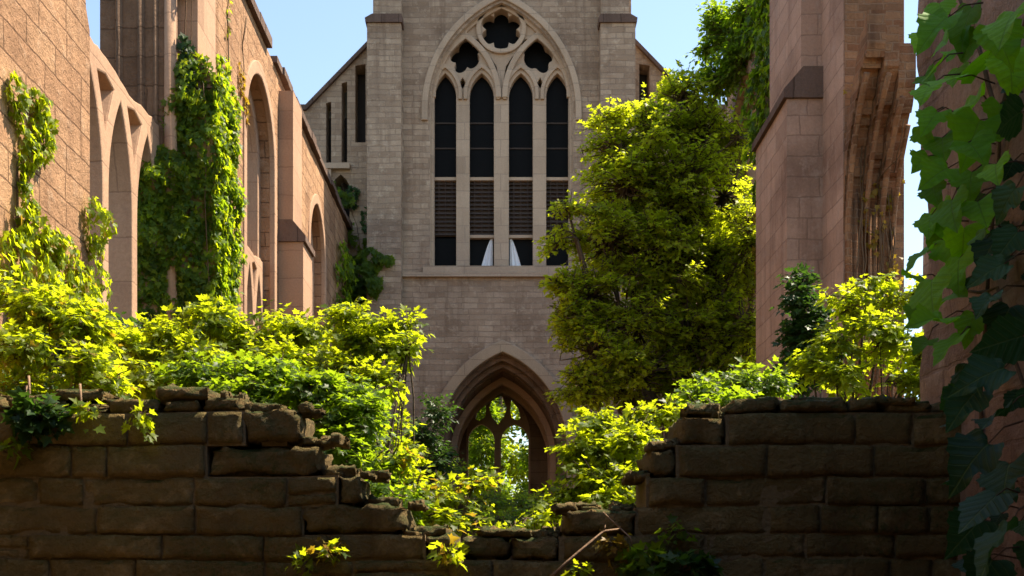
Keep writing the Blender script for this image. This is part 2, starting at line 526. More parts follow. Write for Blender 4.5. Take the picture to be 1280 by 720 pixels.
def shrub(name, label, cat, base, blobs, count, per, size, mat, kind='maple', group=None, stem_r=.03, wood='bark', L0=.3, droop=.2,
          layered=.75, gaps=.35, part='foliage', stem_name='stem', stems=None, freq=1.1, accent=None):
    t = thing(name, label, cat, base, group)
    cut = (.5 * L0 + .4 * size) * (.3 if name == 'leafy_tree' else 1)
    blobs = [(c, tuple(max(r_ - cut, r_ * .4) for r_ in r)) for c, r in blobs]
    n_main = len(blobs)
    if name in ('maple_shrub', 'dark_shrub', 'leafy_tree', 'wall_top_bush'):
        sat = []; low = []
        for c, r in blobs:
            if name == 'maple_shrub' and c[2] > 1.6:
                low.append(((c[0], c[1] + .1, c[2] * .5), (r[0] * 1.1, r[1], c[2] * .32)))
            for q in range(2):
                a_ = random.uniform(0, 2 * math.pi); e_ = random.uniform(-.3, 1.0)
                k_ = random.uniform(1.05, 1.45)
                f_ = random.uniform(.22, .42)
                sat.append(((c[0] + math.cos(a_) * r[0] * k_, c[1] + math.sin(a_) * r[1] * .8, c[2] + e_ * r[2] * k_), (r[0] * f_, r[1] * f_, r[2] * f_ * .7)))
        blobs = blobs + sat + low[::2]
        size *= .70 if name != 'leafy_tree' else .78
        count = int(count * (3.1 if name == 'maple_shrub' else 1.6))
    cs, ds, ns, ss, rs, tw = sprays(blobs, count, per, size, L0, droop, layered, gaps, freq)
    if accent:
        pick = RNG.uniform(size=len(cs)) < accent[1]
        A = [np.array(a) for a in (cs, ds, ns, ss, rs)]
        leaf_object(part, *[a[~pick] for a in A[:4]], kind, M[mat], t, rnd=A[4][~pick])
        leaf_object('turning_leaves', *[a[pick] for a in A[:4]], kind, M[accent[0]], t, rnd=A[4][pick])
    else:
        leaf_object(part, cs, ds, ns, ss, kind, M[mat], t, rnd=np.array(rs))
    mb = MB()
    b = Vector(base)
    if name == 'leafy_tree':
        mb.tube([b, b + Vector((.05, 0, 2.5)), b + Vector((-.1, .05, 5)), b + Vector((.1, 0, 8)), b + Vector((0, 0, 10.5))], [.26, .21, .17, .10, .04], 10)
    for i, (c, r) in enumerate(blobs):
        c = Vector(c)
        s0 = b + Vector((random.uniform(-.15, .15), random.uniform(-.1, .1), 0))
        if i >= n_main:
            s0 = Vector(blobs[min(n_main - 1, (i - n_main) // 2)][0])
        elif name == 'leafy_tree' and i % 3:
            s0 = b + Vector((0, 0, random.uniform(2.5, 6.0)))
        mid = s0.lerp(c, .55) + Vector((random.uniform(-.12, .12), random.uniform(-.12, .12), .1)) * max(.4, (c - s0).length * .25)
        rr = stem_r * random.uniform(.7, 1.1) * (.35 if i >= n_main else .6 if name == 'leafy_tree' and i % 3 else 1)
        pts = [s0, s0.lerp(mid, .5) + Vector((random.uniform(-.05, .05),) * 3), mid, mid.lerp(c, .6), c]
        mb.tube(pts, [rr, rr * .85, rr * .65, rr * .45, rr * .22], 6)
    for i, (a, e, bi) in enumerate(tw):
        a, e = Vector(a), Vector(e)
        rr = max(.0025, stem_r * .09)
        if i % 2 == 0:
            c = Vector(blobs[bi][0])
            m_ = a.lerp(c, .5) + Vector((random.uniform(-.1, .1), random.uniform(-.1, .1), random.uniform(-.12, .02))) * Vector(blobs[bi][1]).length * .5
            mb.tube([c, m_, a, e], [rr * 2.4, rr * 1.8, rr * 1.2, rr * .5], 4)
        else:
            mb.tube([a, e], [rr, rr * .5], 3)
    mb.build(stem_name, M[wood], t, smooth=True)
    return t


def pb(px, py, rx, ry, Y, ydepth=None):
    """a foliage blob: centre and half sizes read off the photograph in pixels at distance Y"""
    c = at(px, py, Y)
    s = Y / F
    return ((c.x, c.y, c.z), (rx * s, ydepth if ydepth else (rx + ry) / 2 * s, ry * s))


def ivy(name, label, base, patches, size, mat, kind='maple', group=None, stems=(), out=(1, 0, 0), cat='ivy', thick=.25, accent=None, wood='vine_stem', stem_r=.018, full=0.0):
    """leaves that hang against masonry. patches: (function u,v -> world point on the wall, outward normal, polygon test list of ellipses, count)"""
    t = thing(name, label, cat, base, group)
    cs, ds, ns, ss, rs = [], [], [], [], []
    for (fn, nrm, ells, count) in patches:
        nrm = np.array(nrm, float)
        areas = np.array([e[2] * e[3] for e in ells]); w = areas / areas.sum()
        k = 0
        while k < count:
            e = ells[RNG.choice(len(ells), p=w)]
            th, rr = RNG.uniform(0, 2 * math.pi), math.sqrt(RNG.uniform())
            u = e[0] + e[2] * rr * math.cos(th); v = e[1] + e[3] * rr * math.sin(th)
            g = noise.noise(Vector((u * 1.9, v * 1.6, e[0])))
            g2 = noise.noise(Vector((u * 5.1, v * 4.3, 3.3)))
            k += 1
            if g * .8 + g2 * .5 < -.20 - full + .35 * rr * rr:
                continue
            p = np.array(fn(u, v))
            h = thick * max(0.05, .35 + g * .9 + g2 * .4 + RNG.uniform(-.2, .3)) * (1.15 - rr * .8)
            p = p + nrm * h
            d = np.array((0, 0, -1.0)) + RNG.normal(size=3) * .45 + nrm * .35
            n_ = nrm + np.array((0, 0, .55)) + RNG.normal(size=3) * .38
            cs.append(p); ds.append(d); ns.append(n_); ss.append(size * RNG.uniform(.55, 1.3))
            rs.append(np.clip(.5 + .5 * g2 + RNG.normal() * .18, 0, 1))
    A = [np.array(a) for a in (cs, ds, ns, ss, rs)]
    if accent:
        pick = RNG.uniform(size=len(cs)) < accent[1]
        leaf_object('foliage', *[a[~pick] for a in A[:4]], kind, M[mat], t, rnd=A[4][~pick])
        leaf_object('turning_leaves', *[a[pick] for a in A[:4]], kind, M[accent[0]], t, rnd=A[4][pick])
    else:
        leaf_object('foliage', *A[:4], kind, M[mat], t, rnd=A[4])
    if stems:
        mb = MB()
        for st in stems:
            pts = [Vector(p) for p in st]
            full = []
            for i in range(len(pts) - 1):
                for q in range(5):
                    p = pts[i].lerp(pts[i + 1], q / 5)
                    full.append(p + Vector((noise.noise(p * 2.1), noise.noise(p * 2.3 + Vector((5, 0, 0))), noise.noise(p * 1.7))) * .09)
            full.append(pts[-1])
            n = len(full)
            mb.tube(full, [stem_r * (1 - .7 * i / n) for i in range(n)], 5)
        mb.build('stem', M[wood], t, smooth=True)
    return t


# ------------------------------------------------------------------ setting
gm = MB()
ng = 60
def gz(x, y):
    r = math.hypot(x, y - 20)
    return -.02 + (noise.noise(Vector((x * .5, y * .5, 0))) * .06 if r < 60 else 0) + max(0, r - 120) * .004
xs = [-900, -500, -260, -140, -80, -50, -35, -25] + [i - 20 for i in range(0, 41)] + [25, 35, 50, 80, 140, 260, 500, 900]
ys = [-700, -300, -120, -60, -30, -20] + [i - 15 for i in range(0, 90)] + [85, 110, 160, 260, 500, 1100]
gm.add([(x, y, gz(x, y)) for y in ys for x in xs], [(j * len(xs) + i, j * len(xs) + i + 1, (j + 1) * len(xs) + i + 1, (j + 1) * len(xs) + i) for j in range(len(ys) - 1) for i in range(len(xs) - 1)])
g = gm.build('ground', M['earth'], smooth=True)
tag(g, kind='structure')

# grass and low plants over the nave floor and round the ruin
n = 26000
gx = RNG.uniform(-5.4, 5.4, n); gy = RNG.uniform(7.6, 39, n)
gn = 9000
gx = np.concatenate([gx, RNG.uniform(-30, 30, gn)]); gy = np.concatenate([gy, RNG.uniform(48, 75, gn)])
C = np.stack([gx, gy, RNG.uniform(0, .45, n + gn) ** 1.2], 1)
D = RNG.normal(size=(n + gn, 3)) * .6 + np.array((0, 0, .8)); Nn = RNG.normal(size=(n + gn, 3)) + np.array((0, 0, 1.))
go = leaf_object('undergrowth', C, D, Nn, RNG.uniform(.08, .22, n + gn), 'oval', M['green'])
tag(go, 'low leafy undergrowth covering the roofless nave floor', 'undergrowth', kind='stuff')

# ------------------------------------------------------------------ tower
TY = 40.0
def tp(px, py, Y=TY):
    p = at(px, py, Y); return (p.x, p.z)
TOP = 33.0
tower = thing('church_tower', 'tall grey-brown stone church tower with a four-light traceried window above a pointed portal', 'tower', (0, TY, 0))
wx0, wx1 = tp(537.5, 0)[0], tp(716.5, 0)[0]
wzb, wzs, wza = tp(0, 332)[1], tp(0, 138)[1], tp(0, 3)[1]
px0, px1 = tp(547, 0)[0], tp(709, 0)[0]
pzs, pza = tp(0, 560)[1], tp(0, 441)[1]
win_hole = opening(wx0, wx1, wzb, wzs, wza - wzs, 16)
por_hole = opening(px0, px1, .01, pzs, pza - pzs, 14)
plate('front_wall', [(-4.62, 0), (4.6, 0), (4.6, TOP), (-4.62, TOP)], [win_hole, por_hole], 'y', TY, 1.3, M['tower'], tower)
w = MB()
w.box(-4.62, -3.6, TY + 1.302, TY + 8.0, 0, TOP); w.box(3.6, 4.6, TY + 1.302, TY + 8.0, 0, TOP)
w.build('side_wall', M['tower'], tower)
RX0, RX1 = tp(583, 0, 47)[0], tp(663, 0, 47)[0]
rzs, rza = tp(0, 548, 47)[1], tp(0, 483, 47)[1]
rear_hole = opening(RX0, RX1, tp(0, 650, 47)[1], rzs, rza - rzs, 12)
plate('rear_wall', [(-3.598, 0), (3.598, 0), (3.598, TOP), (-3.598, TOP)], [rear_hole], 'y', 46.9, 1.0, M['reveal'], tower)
MB().box(-3.598, 3.598, TY + 1.302, 46.898, 10.9, 11.3).build('floor_slab', M['dark'], tower)
MB().box(-4.6, 4.58, TY + .02, TY + 7.98, TOP + .002, TOP + .3).build('roof', M['slate'], tower)
MB().box(-3.5, 3.5, 43.5, 43.7, 11.31, 26).build('inner_partition', M['dark'], tower)

# buttresses with weathered offset bands
def buttress(xa, xb, xc, xd):
    """upper stage xa..xb, lower stage xc..xd"""
    zt = tp(0, 34)[1]
    b = MB()
    b.box(xc, xd, TY - .55, TY - .001, 0, zt - .12)
    bo = b.build('buttress', M['tower'], tower)
    MB().box(xa, xb, TY - .40, TY - .003, zt + .18, TOP).build('upper_shaft', M['tower'], bo)
    BASE[bo.name] = BASE[tower.name]
    q = MB()
    q.prism([(xc - .05, zt - .118), (xd + .05, zt - .118), (xd + .07, zt + .04), (xb + .02, zt + .179), (xa - .02, zt + .179), (xc - .07, zt + .04)], 'y', TY - .62, TY - .002)
    q.build('offset_band', M['coping'], bo)
buttress(tp(468, 0)[0], tp(503, 0)[0], tp(461, 0)[0], tp(503, 0)[0])
buttress(tp(750, 0)[0], tp(785, 0)[0], tp(749, 0)[0], tp(792, 0)[0])

# string course below the great window
sc = MB()
z = tp(0, 342)[1]
sc.prism([(tp(503, 0)[0] + .01, z - .14), (tp(749, 0)[0] - .01, z - .14), (tp(749, 0)[0] - .01, z), (tp(503, 0)[0] + .01, z)], 'y', TY - .16, TY - .001)
sc.build('string_course', M['tower_trim'], tower)
sc = MB(); z = tp(0, 333)[1]
sc.box(wx0 - .25, wx1 + .25, TY - .07, TY - .002, z - .23, z - .03)
sc.build('window_sill', M['tower_trim'], tower)

# the great window
gw = plate('great_window', opening(wx0 - .002, wx1 + .002, wzb - .01, wzs, wza - wzs + .01, 16), [
    *[opening(tp(a, 0)[0], tp(b, 0)[0], tp(0, 330)[1], tp(0, 112)[1], tp(0, 86)[1] - tp(0, 112)[1], 7) for a, b in ((541.5, 568), (588, 616), (637, 665), (684, 712.5))],
    ], 'y', TY + .30, .42, M['tower_trim'], tower, bevel=0.0, mb_only=False) if False else None


def cusp(px, py, r, n, amp=.22, rot=0.0, sx=1.0, sy=1.0, tilt=0.0):
    c = Vector(tp(px, py)); out = []
    for i in range(n * 9):
        th = 2 * math.pi * i / (n * 9)
        rr = r * (1 - amp + amp * 1.25 * abs(math.cos(n * (th - rot) / 2)) ** .7)
        x, y = rr * math.cos(th) * sx, rr * math.sin(th) * sy
        out.append((c.x + x * math.cos(tilt) - y * math.sin(tilt), c.y + x * math.sin(tilt) + y * math.cos(tilt)))
    return out


def tri(pts):
    return [tp(*p) for p in pts]


lan = [(541.5, 570.5), (586, 618), (635.5, 667), (682.5, 712)]
holes = [opening(tp(a, 0)[0], tp(b, 0)[0], tp(0, 330)[1], tp(0, 116)[1], tp(0, 86)[1] - tp(0, 116)[1], 8) for a, b in lan]
holes += [cusp(582.5, 63, .60, 5, .24, rot=2.3, sx=.88, sy=1.18, tilt=-.5), cusp(671.5, 63, .60, 5, .24, rot=.84, sx=.88, sy=1.18, tilt=.5), cusp(626.5, 32, .74, 6, .24, rot=.52)]
holes += [tri([(605, 62), (613, 66), (621, 78), (624.5, 96), (619, 90), (612, 82)]), tri([(648, 62), (640, 66), (632, 78), (629, 96), (634, 90), (641, 82)]),
          tri([(573, 99), (578, 91), (583, 99), (578, 108)]), tri([(671, 99), (675.5, 91), (680, 99), (675.5, 108)])]
gw = plate('great_window', opening(wx0 - .004, wx1 + .004, wzb - .01, wzs, wza - wzs + .012, 16), holes, 'y', TY + .28, .5, M['tower_trim'], tower, bevel=.02, res=2)
BASE[gw.name] = BASE[tower.name]
# raised mouldings over each light, paired sub-arches and the hood over all
for a, b in lan:
    band('light_moulding', tp(a - 6, 0)[0], tp(b + 6, 0)[0], tp(0, 120)[1], tp(0, 114)[1], tp(0, 77)[1] - tp(0, 114)[1], .09, 'y', TY + .19, .12, M['tower_trim'], gw, .02)
for a, b, py in ((538, 625.5, 4), (628.5, 715, 4)):
    arc = arch_pts(tp(a, 0)[0], tp(b, 0)[0], tp(0, 118)[1], tp(0, 38)[1] - tp(0, 118)[1], 10)
    arc2 = arch_pts(tp(a + 5, 0)[0], tp(b - 5, 0)[0], tp(0, 118)[1], tp(0, 44)[1] - tp(0, 118)[1], 10)
    plate('sub_arch', arc + arc2[::-1], [], 'y', TY + .15, .16, M['tower_trim'], gw, .03)
oc = cusp(626.5, 32, .80, 1, 0); ic = cusp(626.5, 32, .68, 1, 0)
oc = [(tp(626.5, 32)[0] + .88 * math.cos(i * math.pi / 16), tp(626.5, 32)[1] + .88 * math.sin(i * math.pi / 16)) for i in range(32)]
ic = [(tp(626.5, 32)[0] + .76 * math.cos(i * math.pi / 16), tp(626.5, 32)[1] + .76 * math.sin(i * math.pi / 16)) for i in range(32)]
plate('roundel_ring', oc, [ic], 'y', TY + .17, .13, M['tower_trim'], gw, .025)
for q, (d, wd, y) in enumerate(((10, .16, -.10), (5, .12, .06), (1.0, .10, .17))):
    band('hood_mould', tp(538 - d, 0)[0], tp(716 + d, 0)[0], tp(0, 150 if q == 0 else 331)[1], wzs, wza - wzs + d / 35 * 1.15, wd, 'y', TY + y, .14 if q else .20, M['tower_trim'], gw, .03, 18)
# glazing
for i, (a, b) in enumerate(lan):
    xa, xb = tp(a, 0)[0] - .05, tp(b, 0)[0] + .05
    zmid, zlow = tp(0, 218)[1], tp(0, 291)[1]
    MB().box(xa, xb, TY + .60, TY + .62, zmid, tp(0, 84)[1]).build('glass_pane', M['glass'], gw)
    for pyy in (146, 178):
        zz = tp(0, pyy)[1]; MB().box(xa, xb, TY + .565, TY + .598, zz - .025, zz + .025).build('glazing_bar', M['iron'], gw)
    zz = zmid; MB().box(xa + .03, xb - .03, TY + .42, TY + .66, zz - .06, zz + .05).build('transom', M['tower_trim'], gw)
    if i in (1, 2): zz = zlow; MB().box(xa + .03, xb - .03, TY + .42, TY + .66, zz - .05, zz + .05).build('transom', M['tower_trim'], gw)
    lv = MB()
    zb = zlow + .05
    nn = 13
    for k in range(nn):
        z0 = zb + (zmid - .06 - zb) * (k + .15) / nn
        lv.prism([(TY + .50, z0), (TY + .53, z0), (TY + .62, z0 + .10), (TY + .59, z0 + .10)], 'x', xa, xb)
    for k in range(1, 4):
        xx = xa + (xb - xa) * k / 4
        lv.box(xx - .012, xx + .012, TY + .47, TY + .498, zb, zmid - .06)
    lv.box(xa, xb, TY + .63, TY + .65, zb, zmid - .061)
    lv.build('louvre_panel', M['louvre'], gw)
    # lower panel: dark glass; a white sheet stands for bright sky in the middle two
    MB().box(xa, xb, TY + .64, TY + .66, tp(0, 331)[1], zlow - .0).build('lower_pane', M['glass'], gw)
    if i in (1, 2):
        s = 1 if i == 1 else -1
        xi = (tp(615.5, 0)[0] if i == 1 else tp(637.5, 0)[0])
        pts = []
        top, bot = zlow - .06, tp(0, 330)[1]
        wid = .42
        vs, fs = [], []
        nu, nv = 14, 12
        for r_ in range(nv + 1):
            f = r_ / nv
            wz = top + (bot - top) * f
            wl = wid * (.16 + .84 * f ** .8)
            for c_ in range(nu + 1):
                g_ = c_ / nu
                vs.append((xi - s * wl * g_, TY + .54 + .03 * math.sin(g_ * 16 + f) * (.4 + f), wz))
        for r_ in range(nv):
            for c_ in range(nu):
                k = r_ * (nu + 1) + c_
                fs.append((k, k + 1, k + nu + 2, k + nu + 1))
        vs2 = [(x, y + .006, z) for x, y, z in vs]
        kk = len(vs)
        MB().add(vs + vs2, fs + [tuple(i_ + kk for i_ in f_[::-1]) for f_ in fs]).build('sky_gap_sheet', M['sky_gap'], gw, smooth=True)
MB().box(wx0, wx1, TY + .80, TY + .82, tp(0, 118)[1], wza + .1).build('glass_pane', M['glass'], gw)

# portal with receding orders and a passage through the tower
for k, (xa, xb, y, d, wd) in enumerate(((536, 720, -.14, .139, .30), (545, 711, .28, .25, .18), (549, 707, .62, .3, .24))):
    zs = pzs
    ap = {0: 427, 1: 440, 2: 444}[k]
    X0, X1 = tp(xa, 0)[0], tp(xb, 0)[0]
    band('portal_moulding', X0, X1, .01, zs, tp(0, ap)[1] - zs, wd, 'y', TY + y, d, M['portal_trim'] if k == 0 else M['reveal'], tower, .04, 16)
ix0, ix1 = tp(558, 0)[0], tp(699, 0)[0]
tun_o = opening(ix0 - .35, ix1 + .35, .01, pzs - .1, 3.55, 12)
tun_i = opening(ix0, ix1, .01, pzs - .1, 3.1, 12)
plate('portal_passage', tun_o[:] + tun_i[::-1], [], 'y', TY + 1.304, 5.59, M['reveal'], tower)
for y in (42.6, 44.4):
    band('passage_rib', ix0 - .02, ix1 + .02, .01, pzs - .1, 3.12, .2, 'y', y, .3, M['nave_trim'], tower, .05, 12)
# rear window of the passage: two lights and an almond
ry = 47
def rp(px, py): return tp(px, py, ry)
rh = [opening(rp(585, 0)[0], rp(618.5, 0)[0], rp(0, 650)[1], rp(0, 552)[1], rp(0, 530)[1] - rp(0, 552)[1], 7),
      opening(rp(626, 0)[0], rp(661, 0)[0], rp(0, 650)[1], rp(0, 552)[1], rp(0, 530)[1] - rp(0, 552)[1], 7),
      [rp(*p) for p in ((622, 488), (629, 497), (634, 510), (630, 522), (622.5, 531), (615, 522), (611, 510), (616, 497))],
      [rp(*p) for p in ((606, 499), (608, 512), (606, 522), (599, 526), (594, 524), (597, 510))],
      [rp(*p) for p in ((639, 499), (637, 512), (639, 522), (646, 526), (651, 524), (648, 510))]]
plate('rear_window_tracery', opening(RX0 - .003, RX1 + .003, rp(0, 652)[1], rzs, rza - rzs + .01, 12), rh, 'y', 46.96, .22, M['nave_trim'], tower, bevel=.012, res=1)
# fallen-ivy hood: weathered relieving courses over the portal
# side aisles
def aisle(sign, label, px_pairs):
    (ea, eb) = px_pairs
    Y = 41.0
    a = thing('aisle_end_wall', label, 'church wall', (sign * 6, Y, 0))
    def q(px, py):
        p = at(px if sign < 0 else 2 * 628 - px, py, Y)
        return (p.x, p.z)
    out = [q(462, 720 + 1.6 * F / Y), q(462, 56), q(384, 137), q(340, 137), q(340, 720 + 1.6 * F / Y)]
    hl = [[q(444, 178), q(444, 82), q(457, 80), q(457, 178)], [q(427, 203), q(427, 104), q(434, 102), q(434, 203)], [q(407.5, 204), q(407.5, 129), q(414, 127), q(414, 204)],
          [q(415, 300), q(415, 232), q(419, 224), q(426, 218), q(433, 224), q(437, 232), q(437, 300)]]
    plate('wall', out, hl, 'y', Y, .8, M['tower'], a)
    xx = sorted((q(462, 0)[0], q(340, 0)[0]))
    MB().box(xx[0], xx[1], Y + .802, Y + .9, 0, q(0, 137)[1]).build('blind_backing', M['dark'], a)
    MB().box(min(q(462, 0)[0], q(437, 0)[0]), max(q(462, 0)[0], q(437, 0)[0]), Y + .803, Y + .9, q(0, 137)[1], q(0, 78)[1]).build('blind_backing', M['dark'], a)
    cp = MB(); o1, o2 = q(463, 50), q(383, 133)
    cp.prism([o1, (o1[0], o1[1] - .17), (o2[0], o2[1] - .17), (o2[0], o2[1] + .02)], 'y', Y - .16, Y + .95)
    o3 = q(338, 133)
    cp.prism([(o2[0], o2[1] + .02), (o2[0], o2[1] - .17), (o3[0], o3[1] - .17), (o3[0], o3[1] + .02)], 'y', Y - .14, Y + .94)
    cp.build('coping', M['coping'], a)
    lg = MB(); zz = q(0, 206)[1]
    e = sorted((q(401, 0)[0], q(438, 0)[0]))
    lg.box(e[0], e[1], Y - .22, Y - .001, zz - .2, zz)
    lg.build('ledge', M['tower_trim'], a)
    lw = MB(); e = sorted((q(396, 0)[0], q(414.5, 0)[0]))
    lw.box(e[0], e[1], Y - .16, Y - .002, 0, zz - .21)
    lw.build('pilaster', M['tower_trim'], a)
    rf = MB(); r1, r2 = q(462, 58), q(384, 141)
    r3 = q(340, 141)
    rf.prism([(r1[0], r1[1]), (r1[0], r1[1] - .12), (r2[0], r2[1] - .12), (r3[0], r3[1] - .12), (r3[0], r3[1]), (r2[0], r2[1])], 'y', Y + .96, Y + 9)
    rf.build('roof', M['slate'], a)
    # dark lean-to roof ridge seen left of the slope
    rb = MB(); c1 = q(372, 118); c2 = q(393, 118)
    e = sorted((q(395, 0)[0], q(330, 0)[0]))
    rb.box(e[0], e[1], Y + 3, Y + 8.5, q(0, 141)[1] + .01, q(0, 116)[1] + .45)
    rb.build('rear_roof', M['slate'], a)
    return a
aisle(-1, 'left side-aisle end wall with sloping coping and three narrow blind slits', (0, 0))
aisle(1, 'right side-aisle end wall with sloping coping, mostly behind the tall tree', (0, 0))

# ------------------------------------------------------------------ nave walls
WX = 5.6; TH = 1.0; WTOP = 14.1
def nave(sign, label):
    mw = M['nave'] if sign < 0 else M['nave_r']
    mt = M['nave_trim'] if sign < 0 else M['nave_r']
    t = thing('nave_wall', label, 'church wall', (sign * (WX + TH / 2), 22, 0))
    near_jamb, far_jamb = (15.2, 19.1) if sign < 0 else (15.0, 18.4)
    c0 = -WX - TH if sign < 0 else WX
    if sign < 0:
        top = [(40.9, WTOP), (far_jamb + .1, WTOP + .1), (far_jamb, WTOP - .6)]
        jl = [(far_jamb, 3.4), (near_jamb, 3.4)]
        br = jag([(near_jamb, 9.0), (15.0, 9.6), (14.6, 11.3), (14.2, 12.6), (13.4, 13.7), (12.0, 14.2), (7.2, 14.4)], .09, .22)
        out = [(40.9, 0)] + jag(top[:2], .05, .5) + [top[2]] + jl + br + [(7.2, 0)]
    else:
        br = jag([(14.9, 6.2), (14.2, 5.4), (13.2, 4.4), (11.9, 3.2), (10.6, 2.0), (9.4, 1.2), (7.6, .9)], .12, .25)
        out = [(40.9, 0), (40.9, WTOP), (38.6, WTOP)] + jag([(38.4, 12.6), (37.6, 11.2), (36.2, 9.6), (35.5, 8.9), (34.2, 8.2), (32.6, 8.6), (31, 8.0), (29.6, 8.4), (28.6, 9.4), (28.3, 11.5), (27.95, 13.2), (27.8, WTOP)], .13, .25) + jag([(27.8, WTOP), (far_jamb + .1, WTOP + .1)], .05, .5) + [(far_jamb, WTOP - .6), (far_jamb, 3.4), (15.0, 3.4)] + br + [(7.6, 0)]  # far top lowered out of sight to let sun onto the tree
    wins = [(24.4, 27.4, 11.5, 1.65)] + ([(32.5, 35.2, 11.3, 1.55)] if sign < 0 else [(32.5, 35.2, 5.6, 1.55)])
    holes = [opening(a, b, 3.4, zs, r_, 10) for a, b, zs, r_ in wins]
    plate('masonry', out, holes, 'x', c0, TH, mw, t)
    inner = sign * WX
    def xin(d):  # d metres into the nave from the wall face
        return inner - sign * d
    # arch surrounds of the two far windows
    for (a, b, zs, rs_) in wins:
        s_ = MB()
        cc = min(xin(.05), xin(-.10))
        wnd = band('window', a - .22, b + .22, 3.4, zs, rs_ + .24, .215, 'x', cc, .14, mt, t, .03)
        BASE[wnd.name] = BASE[t.name]
        # stepped inner order
        cc = min(xin(-.30), xin(-.62))
        band('inner_order', a - .02, b + .02, 3.4, zs, rs_ + .02, .24, 'x', cc, .3, mt, wnd, .05)
        # low tracery remains
        if zs > 6: tracery(wnd, a, b, sign, 9.0, mt)
    # piers
    piers = [(19.22, 20.5), (28.0, 29.3)] if sign < 0 else [(19.6, 22.0)]
    for (a, b) in piers:
        z1 = 10.3
        dl, du = .62, .36
        p = MB()
        xs_ = sorted((xin(dl), xin(-.0015)))
        p.box(xs_[0], xs_[1], a, b, 0, z1 - .35)
        po = p.build('pier', mt if sign < 0 else mw, t)
        BASE[po.name] = BASE[t.name]
        p = MB(); xs_ = sorted((xin(du), xin(-.0018))); p.box(xs_[0], xs_[1], a + .04, b - .04, z1 + .20, WTOP - .35)
        p.build('upper_shaft', mt if sign < 0 else mw, po)
        # sloped weathering
        prof = [(xin(dl + .07), z1 - .348), (xin(dl + .07), z1 - .20), (xin(du - .01), z1 + .199), (xin(-.001), z1 + .199), (xin(-.001), z1 - .348)]
        vs = [(x, a - .06, z) for x, z in prof] + [(x, b + .06, z) for x, z in prof]
        n_ = len(prof)
        MB().add(vs, [tuple(range(n_)), tuple(range(2 * n_ - 1, n_ - 1, -1))] + [(i, (i + 1) % n_, n_ + (i + 1) % n_, n_ + i) for i in range(n_)]).build('weathering', M['coping'], po)
    # coping stones along the top
    cpn = MB(); y = far_jamb + .15
    yend = 40.7 if sign < 0 else 27.2
    while y < yend:
        l = random.uniform(.5, .9)
        h = random.uniform(.14, .24)
        xs_ = sorted((xin(.12 + random.uniform(-.02, .05)), xin(-TH - .08)))
        z0 = WTOP + .051
        if random.random() > .08:
            cpn.box(xs_[0], xs_[1], y, min(y + l - .02, 40.9), z0, z0 + h)
        y += l
    cpn.build('coping', M['coping'], t)
    return t, near_jamb, far_jamb


def tracery(parent, a, b, sign, top, mat, broken=True):
    """remains of a screen of pointed lights across an opening, from Y=a to b"""
    wdt = b - a
    n_ = 3 if wdt > 2.9 else 2
    mull = .17
    holes = []
    step = wdt / n_
    for k in range(n_):
        u0, u1 = a + k * step + mull / 2 + .02, a + (k + 1) * step - mull / 2 - .02
        holes.append(opening(u0, u1, 4.2, top - 1.7, 1.6, 10))
        if k < n_ - 1:
            c = a + (k + 1) * step
            q = step / 1.3
            holes.append([(c, top - .92), (c + .12 * q, top - .62), (c + .25 * q, top - .34), (c + .38 * q, top - .08), (c, top + .02), (c - .38 * q, top - .08), (c - .25 * q, top - .34), (c - .12 * q, top - .62)])
    out = [(b - .003, 3.41)] + jag([(b - .003, top + .25), (a + wdt * .8, top + .2), (a + wdt * .66, top + .12), (a + wdt * .5, top + .16), (a + wdt * .3, top + .22), (a + .003, top + .2)], .03, .16) + [(a + .003, 3.41)]
    x0 = sign * (WX + .50) - .26
    tr = plate('tracery', out, holes, 'x', x0, .52, mat, parent, bevel=.03)
    BASE[tr.name] = BASE[parent.name]
    return tr


lw, nj, fj = nave(-1, 'tall sunlit orange sandstone ruined nave wall on the left with arched windows')
tracery(lw, 15.2, 19.1, -1, 9.0, M['nave_trim'])
rw, nj2, fj2 = nave(1, 'tall shaded pinkish ruined nave wall on the right with a broken window')
def jamb_shafts(parent, sign, yj, z0, z1, mat, specs):
    for (d, r_) in specs:
        x = sign * (WX + d)
        h = MB().tube([(x, yj - .02, z0), (x, yj - .02, z1)], r_, 10)
        sh = h.build('jamb_shaft', mat, parent, smooth=True)
        BASE[sh.name] = BASE[parent.name]
        MB().tube([(x, yj - .02, z1 + .001), (x, yj - .02, z1 + .10), (x, yj - .02, z1 + .26)], [r_ * .9, r_ * 1.5, r_ * 2.0], 10).build('capital', mat, sh, smooth=False)
MB().box(-WX - TH + .02, -WX - .02, 19.07, 19.097, 3.42, 13.45).build('shade_toned_reveal', M['reveal'], lw)  # thin slab carrying the jamb's shade in its colour
jamb_shafts(lw, -1, 19.1, 3.42, 13.4, M['nave_trim'], ((.05, .11),))
jamb_shafts(lw, -1, 19.1, 3.42, 13.4, M['reveal'], ((.30, .05), (.55, .07), (.92, .06)))  # inner shafts take the same darker colour in place of shade
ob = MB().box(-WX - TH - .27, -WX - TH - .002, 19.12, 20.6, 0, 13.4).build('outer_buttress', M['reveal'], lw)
jamb_shafts(rw, 1, 18.4, 3.42, 8.6, M['jamb'], ((.10, .05), (.20, .05), (.42, .055), (.52, .05)))
MB().box(WX + .02, WX + TH - .02, 18.37, 18.397, 3.42, 13.45).build('brick_reveal', M['jamb'], rw)
